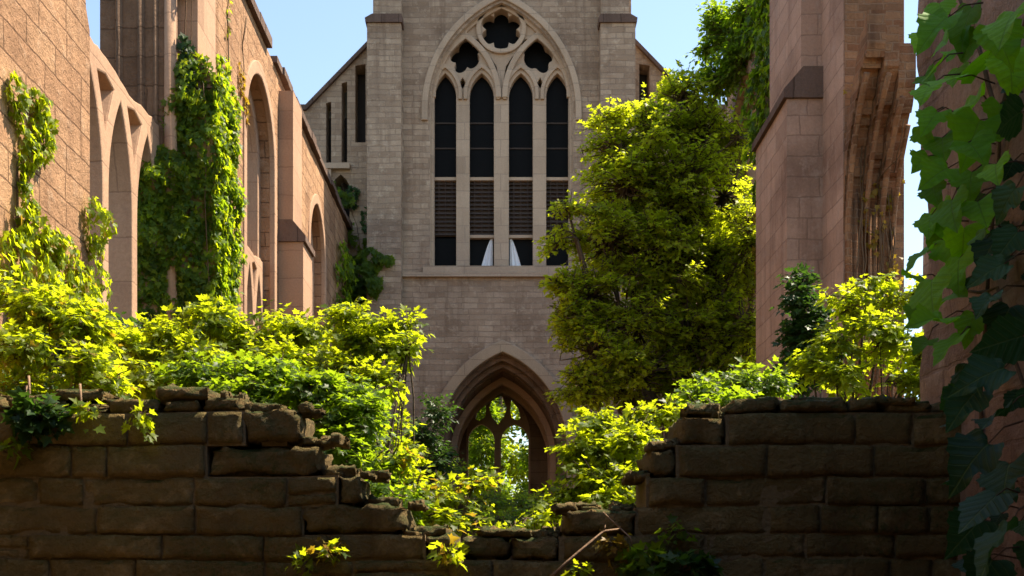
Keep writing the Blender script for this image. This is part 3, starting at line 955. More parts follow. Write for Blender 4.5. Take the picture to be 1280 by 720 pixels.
# broken arch fragment springing from the far jamb of the right window
fr = MB()
def frag(x0, x1, off, thick, ang0, ang1, rr, mb, n=30, yc=18.4, zc=8.7):
    pts_o, pts_i = [], []
    for i in range(n + 1):
        th = ang0 + (ang1 - ang0) * i / n
        jit = random.uniform(-.07, .07)
        pts_o.append((yc - rr + (rr + thick) * math.cos(th) if False else yc - (rr) + rr * math.cos(th), zc + rr * 1.0 * math.sin(th) + thick + jit))
        pts_i.append((yc - (rr) + rr * math.cos(th), zc + rr * 1.0 * math.sin(th) + off + jit + random.uniform(-.09, .05)))
    mb.prism(pts_o + pts_i[::-1], 'x', x0, x1)
for (xa, xb, off, th) in ((WX + .0, WX + .28, -.1, .42), (WX + .29, WX + .52, -.35, .25), (WX + .53, WX + .80, -.6, .05)):
    frag(xa, xb, off, th, 0.0, .92 - (xa - WX) * .12, 3.1, fr, zc=7.4)
ba = fr.build('broken_arch', M['jamb'], rw)
BASE[ba.name] = BASE[rw.name]
for (d, rr_, end) in ((.06, .05, .80), (.34, .045, .88), (.58, .05, .84), (.78, .04, .70)):
    pts = [(WX + d, 18.33, 3.45), (WX + d, 18.33, 7.3)] + [(WX + d, 18.33 - 3.1 + 3.1 * math.cos(end * i / 9), 7.35 + 3.1 * math.sin(end * i / 9) + (-.16 if d < .3 else -.42 if d < .55 else -.66)) for i in range(1, 10)]
    MB().tube(pts, rr_, 8).build('arch_rib', M['jamb'], ba, smooth=True)

# ------------------------------------------------------------------ foreground: broken block wall
FY = 7.0
def fz(py): return EYE + (HY - py) / F * FY
def fx(px): return (px - CX) / F * FY
prof = [(-400, 497), (300, 497), (304, 514), (374, 516), (376, 554), (399, 556), (401, 596), (452, 597), (454, 632), (507, 634), (509, 668), (704, 668),
        (706, 636), (796, 634), (798, 596), (810, 595), (812, 558), (848, 556), (850, 518), (906, 518), (910, 503), (1300, 503)]
def top_at(px):
    py = prof[0][1]
    for a, b in prof:
        if px >= a: py = b
    return py
bounds = [497, 514, 555, 596, 632, 668, 699, 735, 775, 815, 860, 905, 950, 1000, 1042]


def block(mb, x0, x1, y0, y1, z0, z1, seed, rough=.012, nx=None, round_=.035, chips=1.0):
    nx = nx or max(4, int((x1 - x0) / .04)); ny = 6; nz = max(4, int((z1 - z0) / .035))
    cx, cy, cz = (x0 + x1) / 2, (y0 + y1) / 2, (z0 + z1) / 2
    hx, hy, hz = (x1 - x0) / 2, (y1 - y0) / 2, (z1 - z0) / 2
    off = Vector((seed * 3.17, seed * 1.31, seed * .77))
    idx = {}
    vs, fs = [], []
    def vert(i, j, k):
        key = (i, j, k)
        if key in idx: return idx[key]
        x, y, z = -hx + 2 * hx * i / nx, -hy + 2 * hy * j / ny, -hz + 2 * hz * k / nz
        r = min(round_, hx * .6, hz * .45)
        ix, iy, iz = max(-hx + r, min(hx - r, x)), max(-hy + r, min(hy - r, y)), max(-hz + r, min(hz - r, z))
        d = Vector((x - ix, y - iy, z - iz))
        p = Vector((ix, iy, iz))
        nrm = d.normalized() if d.length > 1e-7 else Vector((0, 0, 0))
        p = p + nrm * min(r, d.length * 1.02)
        w = Vector((p.x + cx, p.y + cy, p.z + cz))
        q = (w + off) * 5
        vd = noise.voronoi(q * .9)[0]; fct = (vd[1] - vd[0])
        g1 = noise.noise(q); g2 = noise.noise(q * 3.1); g3 = noise.noise(q * 8.0)
        out = Vector((p.x / hx, p.y / hy, p.z / hz))
        m = max(abs(out.x), abs(out.y), abs(out.z))
        dirn = Vector((out.x if abs(out.x) > m * .93 else 0, out.y if abs(out.y) > m * .93 else 0, out.z if abs(out.z) > m * .93 else 0)).normalized()
        amp = rough * (1.0 * g1 + .7 * g2 + .6 * g3 - 1.1 * max(0, .45 - fct))
        edge = sum(1 for c in (abs(out.x), abs(out.y), abs(out.z)) if c > .86)
        if edge >= 2: amp -= chips * (max(0, g1 * .05 + g2 * .03) + .012 * max(0, .5 - fct))
        w += dirn * amp
        idx[key] = len(vs); vs.append(w)
        return idx[key]
    for i in range(nx):
        for k in range(nz):
            fs.append((vert(i, 0, k), vert(i + 1, 0, k), vert(i + 1, 0, k + 1), vert(i, 0, k + 1)))
            fs.append((vert(i, ny, k), vert(i, ny, k + 1), vert(i + 1, ny, k + 1), vert(i + 1, ny, k)))
    for i in range(nx):
        for j in range(ny):
            fs.append((vert(i, j, nz), vert(i + 1, j, nz), vert(i + 1, j + 1, nz), vert(i, j + 1, nz)))
            fs.append((vert(i, j, 0), vert(i, j + 1, 0), vert(i + 1, j + 1, 0), vert(i + 1, j, 0)))
    for j in range(ny):
        for k in range(nz):
            fs.append((vert(0, j, k), vert(0, j, k + 1), vert(0, j + 1, k + 1), vert(0, j + 1, k)))
            fs.append((vert(nx, j, k), vert(nx, j + 1, k), vert(nx, j + 1, k + 1), vert(nx, j, k + 1)))
    mb.add(vs, fs)


fw = thing('ruined_wall', 'low broken wall of dark mossy stone blocks, stepped down to a gap in the middle', 'stone wall', (0, FY + .3, 0))
mb = MB(); core = MB(); seed = 1
for ci in range(len(bounds) - 1):
    pt, pbm = bounds[ci], bounds[ci + 1]
    px = -150 + random.uniform(-40, 20)
    while px < 1300:
        ln = random.choice((random.uniform(45, 80), random.uniform(80, 130), random.uniform(120, 175))) if ci > 0 else random.uniform(40, 90)
        if ci >= 8: ln *= 1.5
        nxt = px + ln
        # end blocks exactly on the stepped outline
        for a, b in prof:
            if px + 25 < a < nxt + 18 and b != top_at(a - 1) and abs(min(b, top_at(a - 1)) - pt) < 20:
                nxt = a
        nxt = min(nxt, 1300) if nxt < 1275 else 1300
        mid = (px + nxt) / 2
        if top_at(mid) <= pt + 6:
            seed += 1
            exposed = top_at(mid) >= pt - 6 or any(top_at(q) > pt + 10 for q in (px - 12, nxt + 12))
            zt, zb = fz(pt), fz(pbm)
            dy = random.uniform(-.014, .012)
            g_ = .0012
            x0, x1 = fx(px) + g_, fx(nxt) - g_
            # now and then a joint splits a block in two thin stones
            if not exposed and random.random() < .12 and ci > 1:
                zm = zb + (zt - zb) * random.uniform(.4, .6)
                block(mb, x0, x1, FY + dy, FY + .62, zb + g_, zm - g_ / 2, seed, .009, round_=.008, chips=.7)
                block(mb, x0, x1, FY + dy * .3, FY + .62, zm + g_ / 2, zt - g_, seed + .5, .009, round_=.008, chips=.7)
            else:
                block(mb, x0, x1, FY + dy + (.015 if exposed else 0), FY + .62 + dy, zb + g_, zt - g_ + (random.uniform(-.012, .02) if exposed else 0), seed,
                      .026 if exposed else .008, round_=.014 if exposed else .007, chips=2.0 if exposed else .6)
            if pt > top_at(mid) + 6 or True:
                ex = .10 if exposed else -.01
                core.box(fx(px) + ex, fx(nxt) - ex, FY + (.08 if exposed else .022), FY + .56, zb - .01, zt - (.07 if exposed else .0))
        px = nxt
def warp(m_):
    m_.v = [(x + .012 * noise.noise(Vector((x * 1.3, z * 2.1, 4))), y + .03 * noise.noise(Vector((x * .9, z * .8, 9))) + .012 * noise.noise(Vector((x * 4, z * 5, 1))),
             z + .035 * noise.noise(Vector((x * .8, z * .5, 2))) + .010 * noise.noise(Vector((x * 3.3, z * 2, 7)))) for x, y, z in m_.v]
rub = MB()
for i in range(len(prof) - 1):
    xs_, ya, yb = prof[i + 1][0], prof[i][1], prof[i + 1][1]
    lo = max(ya, yb); sgn = 1 if yb > ya else -1        # the lower shelf lies on this side of the break
    for q in range(5):
        ox = xs_ + sgn * random.uniform(2, 26); w_ = random.uniform(7, 22); h_ = random.uniform(5, 15) * (1 if q < 3 else .6)
        seed += 1
        yo = random.uniform(.02, .3)
        block(rub, fx(ox - w_ / 2), fx(ox + w_ / 2), FY + yo, FY + yo + random.uniform(.08, .22), fz(lo) - .012, fz(lo) + h_ / 200, seed, .02, nx=7, round_=.016, chips=1.2)
for q in range(46):
    px = random.uniform(0, 1180)
    if 380 < px < 900 and random.random() < .4: continue
    w_ = random.uniform(10, 40); h_ = random.uniform(4, 11); seed += 1; yo = random.uniform(.0, .35)
    block(rub, fx(px - w_ / 2), fx(px + w_ / 2), FY + yo, FY + yo + random.uniform(.1, .25), fz(top_at(px)) - .02, fz(top_at(px)) + h_ / 200, seed, .02, nx=7, round_=.014, chips=1.2)
warp(mb); warp(core); warp(rub)
rub.build('broken_rubble', M['front'], fw, smooth=True)
mb.build('stone_courses', M['front'], fw, smooth=True)
core.build('rubble_core', M['mortar'], fw)

# loose stones on top of the wall
def loose(px0, px1, pyt, pyb, label, y0=.03, y1=.5, grp='loose stones on the broken wall'):
    global seed
    seed += 3
    m_ = MB()
    z0 = fz(pyb)
    block(m_, fx(px0), fx(px1), FY + y0, FY + y1, z0, fz(pyt), seed, .035, nx=14, round_=.05, chips=2.2)
    o = m_.build('loose_stone', M['front'], smooth=True, base=((fx(px0) + fx(px1)) / 2, FY + .25, z0))
    tag(o, label, 'stone', grp)
loose(62, 128, 483, 500, 'flat loose stone lying leftmost on top of the broken wall')
loose(190, 262, 480, 499, 'flat red-brown loose stone on the wall top beneath the left leaves')
loose(306, 352, 500, 517, 'rounded loose stone at the broken left shoulder of the wall', .06, .46)
loose(402, 446, 579, 599, 'rubbly loose stone on the second step down of the left break', .05, .5)
loose(455, 500, 619, 635, 'small loose stone on the lowest left step of the break', .08, .4)
loose(512, 560, 655, 671, 'flat loose stone at the left end of the gap in the wall', .1, .5)
loose(596, 668, 660, 671, 'thin flat loose stone in the middle of the gap in the wall', .05, .5)
loose(714, 752, 627, 638, 'thin loose stone on the right ledge of the gap beside the shrub', .1, .45)
loose(858, 904, 501, 517, 'loose stone on the upper right step of the wall', .04, .4)
loose(990, 1062, 493, 505, 'thin slab lying on the right part of the wall top', .04, .5)
loose(1088, 1150, 494, 506, 'thin slab on the wall top nearest the ivy-covered pier', .02, .5)

# near right pier, plus unseen walls and slab added to shade the foreground
def displaced_slab(name, x0, x1, y0, y1, z0, z1, mat, parent, amp=.05):
    m_ = MB()
    k = MB(); vs, fs = [], []
    nu = int((y1 - y0) / .07); nv = int((z1 - z0) / .09)
    block_ = []
    # front -X / +X and -Y/+Y faces as one closed grid ring
    per = [(x0, y) for y in np.linspace(y0, y1, nu)] + [(x, y1) for x in np.linspace(x0, x1, 8)[1:]] + [(x1, y) for y in np.linspace(y1, y0, nu)[1:]] + [(x, y0) for x in np.linspace(x1, x0, 8)[1:-1]]
    n_ = len(per)
    cx, cy = (x0 + x1) / 2, (y0 + y1) / 2
    for r_ in range(nv + 1):
        z = z0 + (z1 - z0) * r_ / nv
        for (x, y) in per:
            p = Vector((x, y, z))
            g_ = noise.noise(p * 1.4) + .5 * noise.noise(p * 4.2) + .25 * noise.noise(Vector((p.x * 9, p.y * 9, p.z * 4)))
            d = Vector((math.copysign(1, x - cx) if abs(abs(x - cx) - (x1 - x0) / 2) < 1e-6 else 0, math.copysign(1, y - cy) if abs(abs(y - cy) - (y1 - y0) / 2) < 1e-6 else 0, 0))
            p += d * amp * g_
            vs.append(p)
    for r_ in range(nv):
        for c_ in range(n_):
            c2 = (c_ + 1) % n_
            fs.append((r_ * n_ + c_, r_ * n_ + c2, (r_ + 1) * n_ + c2, (r_ + 1) * n_ + c_))
    fs.append(tuple(range(n_ - 1, -1, -1))); fs.append(tuple(nv * n_ + i for i in range(n_)))
    return m_.add(vs, fs).build(name, mat, parent, smooth=False)


pier_and_blockers = thing('near_pier_and_blockers', 'rough dark-stained stone pier at the right edge, under big vine leaves, with added unseen walls and slab blocking sky', 'stone pier', (0, 2, 0))
displaced_slab('pier', 2.85, 4.2, 3.6, 7.62, 0, 5.62, M['pierr'], pier_and_blockers, .045)
displaced_slab('side_wall', 2.9, 4.1, -3.4, 3.55, 0, 5.8, M['front'], pier_and_blockers, .05)  # added out of view, carries the sky-blocking slab
displaced_slab('side_wall', -4.6, -3.45, -3.4, 6.95, 0, 5.8, M['front'], pier_and_blockers, .05)  # added out of view to keep the left corner dark
MB().box(-4.6, 4.2, -4.6, -3.45, 0, 6.6).build('unseen_shade_wall', M['front'], pier_and_blockers)  # added behind the camera to darken the foreground
MB().box(-4.7, 4.3, -4.7, 1.2, 5.82, 6.3).build('sky_blocker_slab', M['front'], pier_and_blockers)  # added overhead, out of view, to cut sky light on the foreground

# ------------------------------------------------------------------ plants
# trees behind the tower, seen through the passage
for i, (x, y, h, label) in enumerate(((-3.2, 60, 17, 'leafy tree beyond the portal passage, left of the mullion'), (3.0, 64, 19, 'leafy tree beyond the portal passage, right of the mullion'),
                                      (-.5, 74, 23, 'taller tree farthest beyond the portal passage'), (-11, 66, 12, 'tree standing behind the left aisle, hidden by the church'), (11, 62, 12, 'tree standing behind the right aisle, hidden by the church'))):
    bl = []
    for k in range(12):
        a = random.uniform(0, 6.28); rr = random.uniform(0, 2.8)
        bl.append(((x + math.cos(a) * rr, y + math.sin(a) * rr, h * (.22 + .7 * k / 11)), (2.2, 2.2, 1.6)))
    shrub('garden_tree', label, 'tree', (x, y, 0), bl, 1100, 14, .33, 'lime', 'oval', 'trees behind the church', stem_r=.16, L0=.9, part='crown', stem_name='trunk', gaps=.5)
# low bushes right behind the passage
for i, (x, y, w_) in enumerate(((-1.0, 50.5, 1.3), (1.5, 52.0, 1.5))):
    shrub('garden_bush', 'green bush outside the rear arch, ' + ('left of the slim mullion' if i == 0 else 'right of the slim mullion'), 'bush', (x, y, 0),
          [((x, y, 1.8), (w_, 1, 1.8)), ((x + .5, y + .4, 3.3), (.9, .8, 1.1)), ((x - .5, y, 4.2), (.8, .8, 1.0)), ((x + .3, y + 1, 5.6), (1.3, .8, 1.2)), ((x + .2, y + 1.5, 7.4), (1.2, .9, 1.2)), ((x, y + 1.5, 9.2), (1.0, .9, 1.2))], 620, 15, .17, 'green', 'oval', 'bushes behind the church', L0=.5)

# the tall tree against the right wall
tb = [pb(852, 125, 30, 34, 26, .8), pb(812, 168, 45, 40, 26, 1.1), pb(875, 165, 42, 50, 26.4, 1.0), pb(785, 232, 50, 48, 25.6, 1.2), pb(850, 240, 60, 60, 26, 1.4),
      pb(905, 245, 38, 70, 26.5, 1.0), pb(762, 300, 48, 44, 25.4, 1.1), pb(742, 262, 22, 18, 25, .5), pb(828, 320, 65, 55, 25.8, 1.4), pb(895, 350, 48, 70, 26.2, 1.1),
      pb(738, 372, 42, 38, 25.2, 1.0), pb(790, 400, 60, 48, 25.4, 1.3), pb(860, 420, 60, 52, 25.8, 1.3), pb(915, 430, 32, 52, 26, .9), pb(742, 440, 46, 40, 25, 1.0),
      pb(800, 465, 55, 40, 25.2, 1.2), pb(708, 355, 18, 16, 25, .5), pb(765, 150, 20, 18, 25.6, .5), pb(710, 262, 16, 13, 25, .4), pb(880, 480, 48, 34, 25.5, 1.0), pb(935, 300, 22, 60, 25, .5), pb(930, 400, 26, 60, 25, .5), pb(735, 480, 40, 30, 25, .8), pb(720, 400, 30, 24, 25, .6), pb(722, 300, 20, 16, 25, .5), pb(775, 190, 34, 30, 25.4, .7)]
shrub('leafy_tree', 'tall bushy tree against the right nave wall, lime green at its sunlit top', 'tree', (at(850, 0, 26).x, 26, 0), tb, 3500, 13, .115, 'treeleaf', 'maple',
      stem_r=.13, L0=.46, part='crown', stem_name='trunk', gaps=.06, freq=.95, layered=.8)

# shrubs behind the broken wall, left
G = 'shrubs growing behind the broken wall'
shrub('maple_shrub', 'yellow-green shrub at the far left, above the wall', 'shrub', (-3.9, 9.3, 0),
      [pb(20, 372, 40, 26, 9.3, .45), pb(62, 392, 52, 36, 9.3, .5), pb(112, 412, 40, 42, 9.4, .5), pb(30, 440, 60, 40, 9.0, .5), pb(95, 462, 62, 34, 8.9, .5), pb(140, 478, 40, 22, 8.9, .4), pb(20, 490, 50, 22, 8.8, .4)],
      430, 13, .075, 'lime', 'maple', G, L0=.28, stem_r=.03, gaps=.22, accent=('autumn', .06))
shrub('maple_shrub', 'shrub of yellow-green layered leaves under the ivy column', 'shrub', (-2.7, 10.6, 0),
      [pb(205, 420, 40, 26, 10.6, .45), pb(240, 445, 50, 34, 10.4, .5), pb(195, 470, 45, 28, 10.2, .5), pb(262, 400, 36, 26, 10.8, .4), pb(170, 440, 30, 26, 10.4, .4)],
      300, 13, .08, 'lime', 'maple', G, L0=.3, gaps=.22)
shrub('maple_shrub', 'rounded green shrub in front of the small traceried window', 'shrub', (-2.4, 11.4, 0),
      [pb(330, 402, 50, 28, 11.4, .5), pb(372, 420, 45, 30, 11.4, .5), pb(300, 430, 50, 30, 11.2, .5), pb(350, 452, 60, 30, 11.0, .5)],
      330, 13, .08, 'lime', 'maple', G, L0=.3, gaps=.2)
shrub('maple_shrub', 'slender yellow-green sapling rising before the left edge of the tower', 'shrub', (-1.5, 10.6, 0),
      [pb(470, 475, 36, 26, 10.2, .4), pb(500, 480, 26, 24, 10.2, .3), pb(436, 396, 30, 26, 10.6, .35), pb(470, 408, 34, 22, 10.6, .35), pb(504, 408, 24, 14, 10.6, .25), pb(448, 432, 40, 26, 10.6, .4), pb(490, 440, 34, 20, 10.5, .35), pb(425, 465, 45, 28, 10.4, .4), pb(510, 432, 16, 10, 10.4, .2)],
      250, 12, .078, 'lime', 'maple', G, L0=.28, gaps=.25)
shrub('maple_shrub', 'broad dense bright green shrub spilling over the stepped left break', 'shrub', (-1.9, 8.6, 0),
      [pb(260, 470, 50, 28, 9.2, .45), pb(330, 472, 60, 34, 9.2, .5), pb(392, 492, 60, 40, 9.0, .55), pb(440, 520, 60, 44, 8.8, .5), pb(300, 492, 60, 22, 8.9, .4), pb(420, 560, 50, 44, 8.5, .4),
       pb(478, 570, 38, 40, 8.4, .4), pb(470, 610, 36, 30, 8.2, .35), pb(500, 635, 30, 26, 8.0, .3), pb(465, 490, 40, 26, 9.0, .4)],
      900, 14, .068, 'green', 'maple', G, L0=.25, gaps=.3, layered=.85)
shrub('maple_shrub', 'lime-leaved shrub leaning through the gap, left of the portal', 'shrub', (-.8, 8.2, 0),
      [pb(495, 575, 30, 26, 8.4, .3), pb(520, 612, 30, 24, 8.3, .3), pb(545, 650, 40, 22, 8.1, .3), pb(592, 606, 34, 8, 8.4, .15), pb(556, 622, 26, 14, 8.3, .25), pb(600, 660, 40, 14, 8.0, .3)],
      165, 12, .07, 'lime', 'maple', G, L0=.26, gaps=.2, accent=('autumn', .12))
shrub('maple_shrub', 'lime-leaved shrub in the gap, right of the portal mullion', 'shrub', (.35, 8.2, 0),
      [pb(650, 658, 36, 14, 8.0, .3), pb(690, 634, 34, 16, 8.3, .3), pb(668, 648, 20, 14, 8.1, .3), pb(630, 664, 30, 8, 7.9, .2), pb(712, 618, 22, 14, 8.4, .25)],
      105, 12, .07, 'lime', 'maple', G, L0=.26, gaps=.2)
shrub('maple_shrub', 'layered bright yellow-green shrub on the right shoulder of the gap', 'shrub', (1.1, 8.8, 0),
      [pb(745, 530, 36, 20, 8.8, .35), pb(790, 522, 40, 15, 8.9, .35), pb(830, 520, 30, 12, 8.9, .3), pb(735, 560, 34, 24, 8.6, .35), pb(780, 560, 44, 28, 8.6, .4), pb(745, 598, 36, 30, 8.4, .35),
       pb(785, 600, 28, 28, 8.3, .3), pb(722, 572, 18, 10, 8.6, .2), pb(765, 625, 34, 16, 8.1, .25)],
      330, 13, .07, 'lime', 'maple', G, L0=.27, gaps=.24)
shrub('maple_shrub', 'mid-green shrub between the tree trunk and the right wall top', 'shrub', (2.2, 10.4, 0),
      [pb(880, 490, 36, 18, 10.2, .4), pb(920, 478, 40, 24, 10.4, .45), pb(965, 482, 36, 24, 10.4, .4), pb(900, 505, 60, 14, 9.8, .4), pb(860, 512, 26, 12, 9.6, .3)],
      240, 13, .075, 'green', 'maple', G, L0=.27, gaps=.25)
shrub('maple_shrub', 'yellow-green shrub in front of the broken window on the right', 'shrub', (3.5, 11.0, 0),
      [pb(1085, 356, 22, 14, 11.2, .3), pb(1140, 368, 22, 18, 11, .3), pb(1016, 455, 30, 30, 11, .4), pb(1160, 480, 30, 26, 10.4, .4), pb(1062, 385, 40, 26, 11.2, .45), pb(1105, 378, 36, 22, 11.2, .4), pb(1050, 425, 48, 36, 11, .5), pb(1100, 430, 46, 40, 11, .5), pb(1045, 470, 44, 30, 10.8, .45), pb(1110, 476, 50, 26, 10.6, .45), pb(1150, 440, 36, 40, 10.6, .4)],
      430, 13, .078, 'lime', 'maple', G, L0=.28, gaps=.25)
shrub('dark_shrub', 'dark small-leaved shrub against the left side of the portal', 'shrub', (-1.3, 16, 0),
      [pb(530, 545, 30, 30, 16, .5), pb(545, 580, 28, 30, 16, .5), pb(520, 600, 34, 30, 16, .5), pb(545, 515, 18, 20, 16, .4)],
      230, 12, .085, 'deep', 'oval', None, L0=.3, gaps=.3)
shrub('dark_shrub', 'blue-green bush filling the foot of the portal', 'shrub', (.3, 18, 0),
      [pb(600, 625, 40, 22, 18, .6), pb(650, 630, 44, 22, 18, .6), pb(620, 650, 70, 24, 17, .6), pb(690, 645, 40, 20, 17, .5), pb(570, 590, 16, 22, 18, .4)],
      260, 12, .085, 'green', 'oval', None, L0=.3, gaps=.3)
shrub('dark_shrub', 'dark green bush at the foot of the right pier', 'shrub', (at(1000, 0, 15).x, 15, 0),
      [pb(1000, 370, 22, 38, 15, .35), pb(1004, 420, 30, 40, 15, .4), pb(998, 465, 34, 34, 15, .4), pb(1030, 450, 30, 30, 15, .4)],
      260, 12, .095, 'deep', 'maple', None, L0=.3, gaps=.35)
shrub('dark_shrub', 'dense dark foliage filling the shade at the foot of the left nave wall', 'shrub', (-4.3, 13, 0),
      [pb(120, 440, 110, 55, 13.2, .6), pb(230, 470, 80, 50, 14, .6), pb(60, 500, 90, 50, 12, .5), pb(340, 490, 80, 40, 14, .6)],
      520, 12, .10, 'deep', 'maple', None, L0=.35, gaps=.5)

# ivies on the church
LXf = lambda u, v: (-WX, u, v)
def wallpt(px, py, X):
    """a point on a side wall (plane X) seen at this pixel -> (Y, Z)"""
    Y = X * F / (px - CX)
    return Y, EYE + (HY - py) / F * Y
# ivy wrapping the first left pier
e1 = [(19.75, EYE + (HY - 100) / F * 19.6, .4, .5)]
for (py, ) in ((140,), (170,), (220,), (270,), (320,), (370,), (410,)):
    e1.append((19.9, EYE + (HY - py) / F * 19.6, .85, .85))
e1b = [(20.9, z, .75, .8) for z in (4.5, 5.6, 6.6, 7.6, 8.6, 9.2)]
e2 = [(x, z, .52, .8) for x in (-5.35,) for z in (4, 5, 6, 7, 8, 9, 9.8)]
e3 = [(x, z, .55, .7) for x, z in ((-6.0, 4.2), (-6.0, 5.4), (-6.2, 6.4), (-5.9, 7.4), (-5.8, 8.2))]
ivy('ivy_column', 'thick ivy column climbing the pier of the sunlit left wall', (-4.98, 19.9, 0),
    [(lambda u, v: (-WX + .62, u, v), (1, 0, 0), e1, 8000), (lambda u, v: (-WX + .1, u, v), (1, 0, 0), e1b, 2600), (lambda u, v: (u, 19.2, v), (0, -1, 0), e2, 4500), (lambda u, v: (u, 19.0, v), (0, -1, 0), e3, 4200)],
    .10, 'green', thick=.38, stems=[[(-5.0, 19.15, 0), (-4.95, 19.15, 5), (-5.1, 19.1, 10)], [(-5.35, 19.15, 0), (-5.4, 19.15, 6), (-5.3, 19.2, 13.5)], [(-4.96, 20.2, 0), (-4.96, 20.0, 8)]], accent=('lime', .4), full=.55)
# string of ivy in the groove beside the jamb and the hanging strand on the wall
ivy('ivy_strand', 'narrow dark ivy strand in the corner above the ivy column', (-5.45, 19.15, 8),
    [(lambda u, v: (u, 19.15, v), (.2, -1, 0), [(-5.42, 10 + i * .8, .16, .6) for i in range(6)], 1300)], .12, 'deep', thick=.18, stems=[[(-5.45, 19.15, 8), (-5.43, 19.15, 14)]])
ivy('ivy_strand', 'thin hanging ivy strand on the sunlit left wall, before its arched window', (-5.58, 22.8, 9),
    [(LXf, (1, 0, 0), [(22.75 + .1 * math.sin(i), 9.6 + i * .5, .13, .4) for i in range(10)], 170)], .09, 'lime', thick=.12, stems=[[(-5.57, 22.8, 14), (-5.57, 22.7, 11), (-5.57, 22.8, 8.5)]], accent=('autumn', .15))
ivy('ivy_strand', 'small dry ivy tuft high on the left wall under the coping', (-5.58, 24, 12),
    [(LXf, (1, 0, 0), [(23.9, 12.4, .22, .5), (24.3, 11.7, .15, .4)], 150)], .10, 'autumn', thick=.10, stems=[[(-5.57, 24.1, 13.6), (-5.57, 24, 12.2)]])
# near left patches of ivy
Ya, Za = wallpt(25, 160, -WX)
ivy('ivy_patch', 'small yellow-green ivy patch high at the left edge of the photo', (-5.55, Ya, Za),
    [(LXf, (1, 0, 0), [(Ya - .2, Za + .25, .28, .30), (Ya + .35, Za + .45, .25, .15), (Ya, Za - .25, .25, .3), (Ya + .3, Za, .14, .4), (Ya - .1, Za - .9, .10, .5), (Ya + .5, Za + .1, .1, .5)], 900)], .09, 'lime', thick=.22,
    stems=[[(-5.57, Ya - .4, Za - 2.5), (-5.57, Ya, Za), (-5.57, Ya + .3, Za + .5)]])
Yb, Zb = wallpt(55, 300, -WX)
Yc, Zc = wallpt(112, 285, -WX)
ivy('ivy_patch', 'yellow-green ivy spreading on the left wall just above the shrubs', (-5.55, Yb, Zb),
    [(LXf, (1, 0, 0), [(Yb - .3, Zb, .7, .32), (Yb + .4, Zb - .1, .6, .35), (Yb - .6, Zb - .7, .9, .6), (Yb + .4, Zb - 1.0, 1.0, .6), (Yb + .1, Zb - 1.9, 1.5, .8), (Yc, Zc, .35, .42), (Yc + .1, Zc - .6, .4, .5), (Yc - .2, Zc - 1.4, .8, .7)], 5200)], .095, 'lime', thick=.32, full=.12,
    stems=[[(-5.57, Yb - .6, 1), (-5.57, Yb, Zb), (-5.57, Yb + .8, Zb + .3)]], accent=('autumn', .05))
# ivy in the corner between the left wall and the tower
ivy('ivy_corner', 'dark green ivy in the corner between the left wall and the tower', (-5.3, 38.6, 0),
    [(lambda u, v: (u, 40.8, v), (0, -1, 0), [(tp(418, 0)[0], tp(0, p)[1], .62, 1.0) for p in (250, 285, 320, 360, 400)] + [(tp(446, 0)[0], tp(0, p)[1], .5, .7) for p in (300, 330, 360)], 2300),
     (lambda u, v: (u, 39.42, v), (0, -1, 0), [(tp(466, 0)[0], tp(0, 335)[1], .45, .55), (tp(480, 0)[0], tp(0, 332)[1], .4, .2), (tp(470, 0)[0], tp(0, 360)[1], .3, .5)], 500),
     (lambda u, v: (-WX, u, v), (1, 0, 0), [(38.5, z, 1.6, 1.1) for z in (3, 5, 7, 9, 10.5, 12)], 2400)],
    .20, 'green', thick=.5, stems=[[(-5.3, 40.7, 0), (-5.2, 40.7, 8), (-4.6, 40.7, 13)]])
ivy('ivy_strand', 'thin trailing ivy stems on the aisle wall above the dark corner ivy', (-5.3, 40.9, 13),
    [(lambda u, v: (u, 40.97, v), (0, -1, 0), [(tp(436, 0)[0], tp(0, 235)[1], .25, .8), (tp(452, 0)[0], tp(0, 262)[1], .2, .6)], 160)], .14, 'deep', thick=.1, stems=[[(-5.0, 40.95, 11), (-5.2, 40.95, 14), (-5.9, 40.95, 16)]])
# ivy on top of the right wall
e4 = [(22.7, 13.8, .7, .8), (23.6, 13.7, .9, .9), (24.6, 13.8, .9, .8), (25.8, 13.9, .9, .7), (27, 13.9, .9, .6), (28.4, 13.9, .9, .6), (23.4, 12.7, .9, .9), (24.0, 11.7, .8, .9), (23.2, 11.0, .6, .9), (22.6, 12.2, .5, 1.2), (23.9, 10.4, .5, .9)]
ivy('ivy_crest', 'heavy ivy draped over the top of the shaded right wall', (5.55, 24, 12),
    [(lambda u, v: (WX, u, v), (-1, 0, 0), e4, 3600), (lambda u, v: (6.0, u, v), (0, -.3, 1), [(22.8, 14.2, 1.2, .3), (25, 14.25, 1.6, .3), (27.6, 14.2, 1.6, .3)], 900)],
    .16, 'green', thick=.45, stems=[[(5.55, 23.8, 2), (5.55, 23.6, 8), (5.5, 23.5, 14)], [(5.55, 22.4, 4), (5.55, 22.6, 13)]])
cb_ = [pb(905, 40, 26, 24, 26, .5), pb(930, 12, 24, 30, 25.4, .5), pb(898, 95, 24, 30, 26, .5), pb(925, 70, 30, 40, 25.4, .5), pb(884, 60, 14, 16, 26.4, .3), pb(890, 15, 12, 10, 26, .3), pb(950, 30, 14, 40, 24.6, .4)]
shrub('wall_top_bush', 'loose bush sprouting from the ivy on top of the right wall', 'bush', (5.9, 25.6, 13.9), cb_, 300, 12, .15, 'green', 'oval', None, stem_r=.05, L0=.5, gaps=.25)
roots = []
